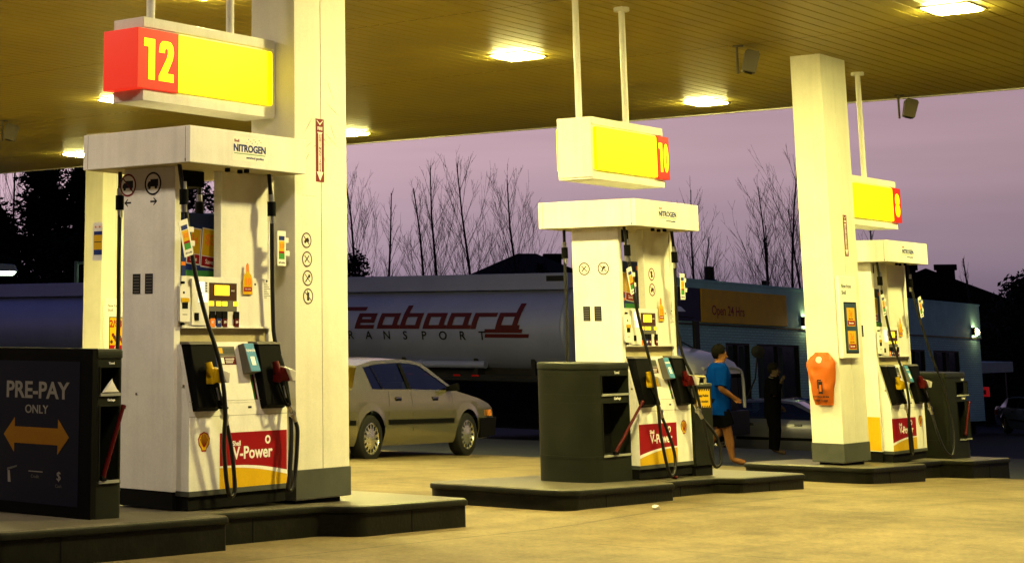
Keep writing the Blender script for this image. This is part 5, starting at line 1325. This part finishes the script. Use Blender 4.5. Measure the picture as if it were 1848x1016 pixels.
def leafy(label, x, y, zt, rad, seed, n, cone=.3, size=.2, zlow=None, name='evergreen_tree'):
    rn = random.Random(seed); zb = street_z(x, y)-.3; H = zt-zb
    t = thing(name, label, 'tree', (x, y, zb))
    b = MB(); b.tube([(0, 0, 0), (.05, 0, H*.4), (0, .05, H*.8)], [.22, .14, .04], M_bark, 7)
    for k in range(9):
        a = k*2.4; z = H*(.25+.07*k); l = rad*(.9-.06*k); b.tube([(0, 0, z), (math.cos(a)*l*.5, math.sin(a)*l*.5, z+l*.25), (math.cos(a)*l*.9, math.sin(a)*l*.9, z+l*.6)], [.07, .045, .02], M_bark, 5)
    b.build('trunk', t)
    cl = []
    for k in range(max(14, n//90)):
        u = rn.random()**.8; z = H*(.16+.80*u); rr = rad*(1-u)**cone*(.55+.5*rn.random()) if u > .35 else rad*(.75+.3*rn.random())
        a = rn.uniform(0, 6.283); q = math.sqrt(rn.random()); cl.append((math.cos(a)*rr*q, math.sin(a)*rr*q, z, rn.uniform(.45, .95)*rad*.36))
    V = []; F = []
    for i in range(n):
        c = cl[i % len(cl)]; d = Vector((rn.gauss(0, 1), rn.gauss(0, 1), rn.gauss(0, .8))); d = d.normalized()*c[3]*rn.random()**.5
        p = Vector(c[:3])+d; s = size*rn.uniform(.5, 1.3); u = Vector((rn.gauss(0, 1), rn.gauss(0, 1), rn.gauss(0, 1))).normalized(); v = u.orthogonal().normalized()
        k = len(V); V += [p-u*s*.5, p+v*s*.22, p+u*s*.5, p-v*s*.22]; F.append((k, k+1, k+2, k+3))
    me = bpy.data.meshes.new('crown'); me.from_pydata(V, [], F); me.materials.append(M_leaf); o_ = bpy.data.objects.new('crown', me); COL.objects.link(o_); o_.parent = t
    return t
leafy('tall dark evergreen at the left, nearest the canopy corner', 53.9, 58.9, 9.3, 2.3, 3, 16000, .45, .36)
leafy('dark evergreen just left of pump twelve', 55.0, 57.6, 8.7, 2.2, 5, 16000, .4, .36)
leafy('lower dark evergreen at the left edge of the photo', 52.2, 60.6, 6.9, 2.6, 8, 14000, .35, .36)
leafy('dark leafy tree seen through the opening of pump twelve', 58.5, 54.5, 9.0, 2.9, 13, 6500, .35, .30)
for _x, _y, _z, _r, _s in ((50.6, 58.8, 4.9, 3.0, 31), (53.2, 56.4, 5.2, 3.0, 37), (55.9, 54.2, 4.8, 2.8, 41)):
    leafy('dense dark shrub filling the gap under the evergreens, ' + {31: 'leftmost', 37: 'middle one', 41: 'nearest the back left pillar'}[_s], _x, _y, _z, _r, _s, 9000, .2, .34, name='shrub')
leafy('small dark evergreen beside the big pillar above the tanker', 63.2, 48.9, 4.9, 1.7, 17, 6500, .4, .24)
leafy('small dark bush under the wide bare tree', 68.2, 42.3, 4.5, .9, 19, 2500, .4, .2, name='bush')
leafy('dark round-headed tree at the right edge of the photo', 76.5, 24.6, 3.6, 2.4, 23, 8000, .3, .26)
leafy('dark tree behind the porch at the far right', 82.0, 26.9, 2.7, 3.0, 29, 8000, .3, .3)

# ------------------------------------------------------------------ street lights
M_poleg = mat('lamp_post_green', (.10, .16, .12), .5, dirt=.2); M_streetlens = mat('street_lamp_lit', (.8, .8, .8), .3, dirt=0, emit=(.85, 1, .8), estr=7.0)
def street_light(label, x, y, z, rz):
    zb = street_z(x, y)
    t = thing('street_light', label, 'street light', (x, y, zb), (0, 0, rz), group='lit street lights far behind')
    h = z-zb
    b = MB(); b.tube([(0, 0, 0), (0, 0, h*.5), (0, 0, h+.12)], [.10, .085, .07], M_poleg, 10); b.tube([(0, 0, h+.05), (.6, 0, h+.12)], .05, M_poleg, 8); b.build('pole', t)
    b = MB(); b.hexa([(.35, -.22, h+.02), (1.25, -.22, h+.02), (1.25, .22, h+.02), (.35, .22, h+.02), (.4, -.15, h+.28), (1.15, -.15, h+.24), (1.15, .15, h+.24), (.4, .15, h+.28)], mat('street_lamp_head', (.25, .30, .33), .5, dirt=.1), .03); hd = b.build('lamp_head', t)
    b = MB(); b.hexa([(.5, -.16, h-.10), (1.1, -.16, h-.10), (1.1, .16, h-.10), (.5, .16, h-.10), (.42, -.2, h+.018), (1.2, -.2, h+.018), (1.2, .2, h+.018), (.42, .2, h+.018)], M_streetlens, .02); b.build('lens', hd)
dirr = math.atan2(-.74, .67)
street_light('lit street light with a grey head at the left edge of the photo', 37.6, 44.2, 3.15, dirr)
street_light('lit green street light beside the back left pillar', 40.4, 42.6, 3.42, dirr)
street_light('lit street light seen through the opening of pump twelve', 44.2, 41.6, 5.0, dirr)

# ------------------------------------------------------------------ people
M_skin = mat('skin', (.15, .062, .022), .6, dirt=.08, spec=.1); M_skin2 = mat('skin_shaded', (.03, .018, .012), .7, dirt=.08)  # skin, and the shirt below, coloured darker to stand for dimmer light
M_shirt = mat('blue_tshirt', (.001, .020, .15), .95, dirt=.12, dscale=6, spec=0); M_shorts = mat('black_shorts', (.002, .002, .003), .95, dirt=.2, spec=0); M_hair = mat('dark_hair', (.003, .0025, .002), .8, dirt=.2, spec=.04)
M_coat = mat('black_clothes', (.0015, .0015, .002), .95, dirt=.2, spec=0); M_strap = mat('grey_strap', (.06, .055, .05), .7, dirt=.1)
def skin_mesh(name, verts, edges, rads, m, parent, root=0, sub=2):
    me = bpy.data.meshes.new(name); me.from_pydata([Vector(v) for v in verts], edges, []); o_ = bpy.data.objects.new(name, me); COL.objects.link(o_)
    md = o_.modifiers.new('skin', 'SKIN'); md.use_smooth_shade = True; sb = o_.modifiers.new('sub', 'SUBSURF'); sb.levels = sub; sb.render_levels = sub
    for i, r in enumerate(rads):
        sv = me.skin_vertices[0].data[i]; sv.radius = r if isinstance(r, tuple) else (r, r); sv.use_root = (i == root)
    bpy.context.view_layer.update()
    ev = bpy.data.meshes.new_from_object(o_.evaluated_get(bpy.context.evaluated_depsgraph_get()))
    bpy.data.objects.remove(o_); bpy.data.meshes.remove(me)
    ev.materials.clear(); ev.materials.append(m)
    for p in ev.polygons: p.use_smooth = True
    ev.name = name; o2 = bpy.data.objects.new(name, ev); COL.objects.link(o2); o2.parent = parent; return o2
class Sk:
    def __init__(s): s.v = []; s.e = []; s.r = []
    def add(s, p, r, par=None):
        s.v.append(p); s.r.append(r); i = len(s.v)-1
        if par is not None: s.e.append((par, i))
        return i
    def chain(s, pts, par):
        for p, r in pts: par = s.add(p, r, par)
        return par
def hand(k, wr, d, upv, par, side):
    d = Vector(d).normalized(); sd = Vector(upv).normalized(); nn = d.cross(sd).normalized(); w_ = Vector(wr)
    pm = k.add(tuple(w_+d*.055), (.030, .020), par)
    for i, (off_, ln) in enumerate(((-.028, .075), (-.010, .085), (.009, .08), (.026, .062))):
        a = w_+d*.085+sd*off_; k.chain([(tuple(a), .0105), (tuple(a+d*ln*.5+nn*.012*side), .0095), (tuple(a+d*ln*.85+nn*.034*side), .008)], pm)
    a = w_+d*.035-sd*.034; k.chain([(tuple(a), .012), (tuple(a+d*.03-sd*.02+nn*.012*side), .0105), (tuple(a+d*.055-sd*.018+nn*.024*side), .009)], pm)
def person(label, loc, rz, pose, scale, skin, top, bottom):
    t = thing('person', label, 'person', loc, (0, 0, rz)); t.scale = (scale,)*3
    B_ = J_b = pose.get('bulk', 1.0)
    k = Sk(); J = pose; pe = k.add((0, 0, .90), (.150*B_, .125*B_))
    ch = k.chain([((.015, 0, 1.08), (.150*B_, .125*B_)), ((.03, 0, 1.25), (.165, .130*B_)), ((.03, 0, 1.37), (.14, .10))], pe)
    nk = k.chain([((.045, 0, 1.455), .060), ((.07, 0, 1.52), (.070, .085)), ((.075, 0, 1.60), (.080, .102)), ((.065, 0, 1.67), (.066, .085))], ch)
    k.chain([((.175, 0, 1.555), .018), ((.195, 0, 1.545), .013)], len(k.v)-2)
    for s_, a in ((-1, J['armR']), (1, J['armL'])):
        e = k.chain([((.02, s_*.185, 1.375), .064), (a[0], .050), (tuple((Vector(a[0])+Vector(a[1]))/2), .047), (a[1], .034)], ch)
        dd = Vector(a[1])-Vector(a[0]); hand(k, a[1], dd, (0, 0, 1), e, -s_)
    for s_, l in ((-1, J['legR']), (1, J['legL'])):
        hp = (.0, s_*.095, .82)
        k.chain([(hp, .105), (tuple(Vector(hp).lerp(Vector(l[0]), .5)), .095), (l[0], .070), (tuple(Vector(l[0]).lerp(Vector(l[1]), .35)), .072), (tuple(Vector(l[0]).lerp(Vector(l[1]), .75)), .048), (l[1], .042), (tuple(Vector(l[1]).lerp(Vector(l[2]), .5)), (.046, .038)), (l[2], (.044, .024))], pe)
    body = skin_mesh('body', k.v, k.e, k.r, skin, t)
    # clothes: lofted round the trunk, sleeves and legs as their own tubes of the same garment
    b = MB()
    def ell(cx, z, rx, ry, n=20): return [(cx + rx*math.cos(2*math.pi*i/n), ry*math.sin(2*math.pi*i/n), z) for i in range(n)]
    zb_ = .74 if not J.get('long') else .70
    b.loft([ell(.0, zb_-.02, .150*B_, .205*B_), ell(.0, .86, .158*B_, .208*B_), ell(.01, .98, .160*B_, .203*B_), ell(.02, 1.12, .158*B_, .205*B_), ell(.03, 1.26, .165*B_, .222), ell(.03, 1.35, .155, .235), ell(.033, 1.41, .135, .20), ell(.038, 1.45, .105, .125), ell(.045, 1.475, .078, .082)], top)
    for s_, a in ((-1, J['armR']), (1, J['armL'])):
        sh = Vector((.02, s_*.165, 1.375)); el_ = Vector(a[0]); tgt = sh.lerp(el_, .9)
        pts = [sh, sh.lerp(tgt, .5), tgt] + ([el_, el_.lerp(Vector(a[1]), .9)] if J.get('long') else [])
        b.tube(pts, [.10, .092, .084, .074, .05][:len(pts)], top, 14)
    bmesh.ops.subdivide_edges(b.bm, edges=b.bm.edges[:], cuts=2, use_grid_fill=True)
    for v in b.bm.verts:
        q = v.co*7; f_ = noise.noise(Vector((q.x, q.y, q.z*.7)))*.014 + noise.noise(Vector((q.x*2.1+5, q.y*2.1, q.z*1.2)))*.008; d_ = Vector((v.co.x, v.co.y, 0)); v.co += (d_.normalized() if d_.length > .01 else d_)*f_
    b.build('shirt' if not J.get('long') else 'jacket', body, smooth=70)
    b = MB()
    b.loft([ell(.0, .72, .150*B_, .195*B_), ell(.0, .95, .150*B_, .19*B_)], bottom)
    for s_, l in ((-1, J['legR']), (1, J['legL'])):
        hp = Vector((.0, s_*.095, .80)); kn = Vector(l[0]); pts = [hp, hp.lerp(kn, .35), hp.lerp(kn, .72)]; rr = [.128, .132, .128]
        if J.get('long'): pts += [kn, kn.lerp(Vector(l[1]), .5), kn.lerp(Vector(l[1]), .97)]; rr = [.128, .125, .11, .10, .09, .08]
        b.tube(pts, rr, bottom, 14)
    b.build('shorts' if not J.get('long') else 'trousers', body, smooth=70)
    hb = bmesh.new(); bmesh.ops.create_icosphere(hb, subdivisions=4, radius=1.0)
    dl = []
    for v in hb.verts:
        q = v.co.copy(); nz_ = noise.noise(q*3.1)*.07 + noise.noise(q*8)*.04
        v.co = Vector((.058+.112*q.x*(1+nz_), .094*q.y*(1+nz_), 1.622+.128*q.z*(1+nz_)))
        if v.co.z < 1.60 and v.co.x > .02 or (v.co.x > .125 and v.co.z < 1.675) or v.co.z < 1.525: dl.append(v)
    bmesh.ops.delete(hb, geom=dl, context='VERTS')
    b = MB(); b._merge(hb, M_hair); b.build('hair', body, smooth=80)
    b = MB()
    for s_ in (-1, 1): b.lathe([(.001, -.004), (.011, -.001), (.011, .003), (.001, .006)], Matrix.Translation((.152, s_*.033, 1.595)) @ Matrix.Rotation(R(90), 4, 'Y'), M_ink, 8)
    b.box(.142, .156, -.024, .024, 1.503, 1.511, mat('lips', (.28, .09, .07), .5, dirt=0), .003); b.build('face_features', body)
    return t, body
walk = {'bulk': 1.12, 'armR': ((-.03, -.25, 1.10), (.15, -.20, .99)), 'armL': ((.03, .25, 1.10), (.14, .19, .95)), 'legR': ((.10, -.10, .47), (.15, -.10, .075), (.35, -.11, .025)), 'legL': ((.05, .10, .46), (-.26, .10, .22), (-.13, .10, .06))}
pz = G(22.15, 11.05)
person('barefoot person in a blue T-shirt and black shorts walking to the right', (23.75, 11.92, street_z(23.75, 11.92)), dirr+R(4), walk, .945, M_skin, M_shirt, M_shorts)
stand = {'long': True, 'armR': ((.02, -.25, 1.10), (.17, -.12, 1.36)), 'armL': ((.0, .26, 1.10), (.16, .20, .92)), 'legR': ((.04, -.10, .46), (.0, -.10, .08), (.20, -.11, .03)), 'legL': ((.02, .10, .46), (-.02, .11, .08), (.17, .13, .03))}
p2, b2 = person('dark figure in black standing in the shade with a strap across the chest', (28.0, 13.1, street_z(28.0, 13.1)), dirr+R(-12), stand, .83, M_skin2, M_coat, M_coat)
b = MB(); b.tube(curve_pts([(-.05, -.15, 1.47), (.13, -.10, 1.38), (.19, .0, 1.18), (.19, .06, 1.05)], 5), .010, M_strap, 6); b.build('strap', b2)
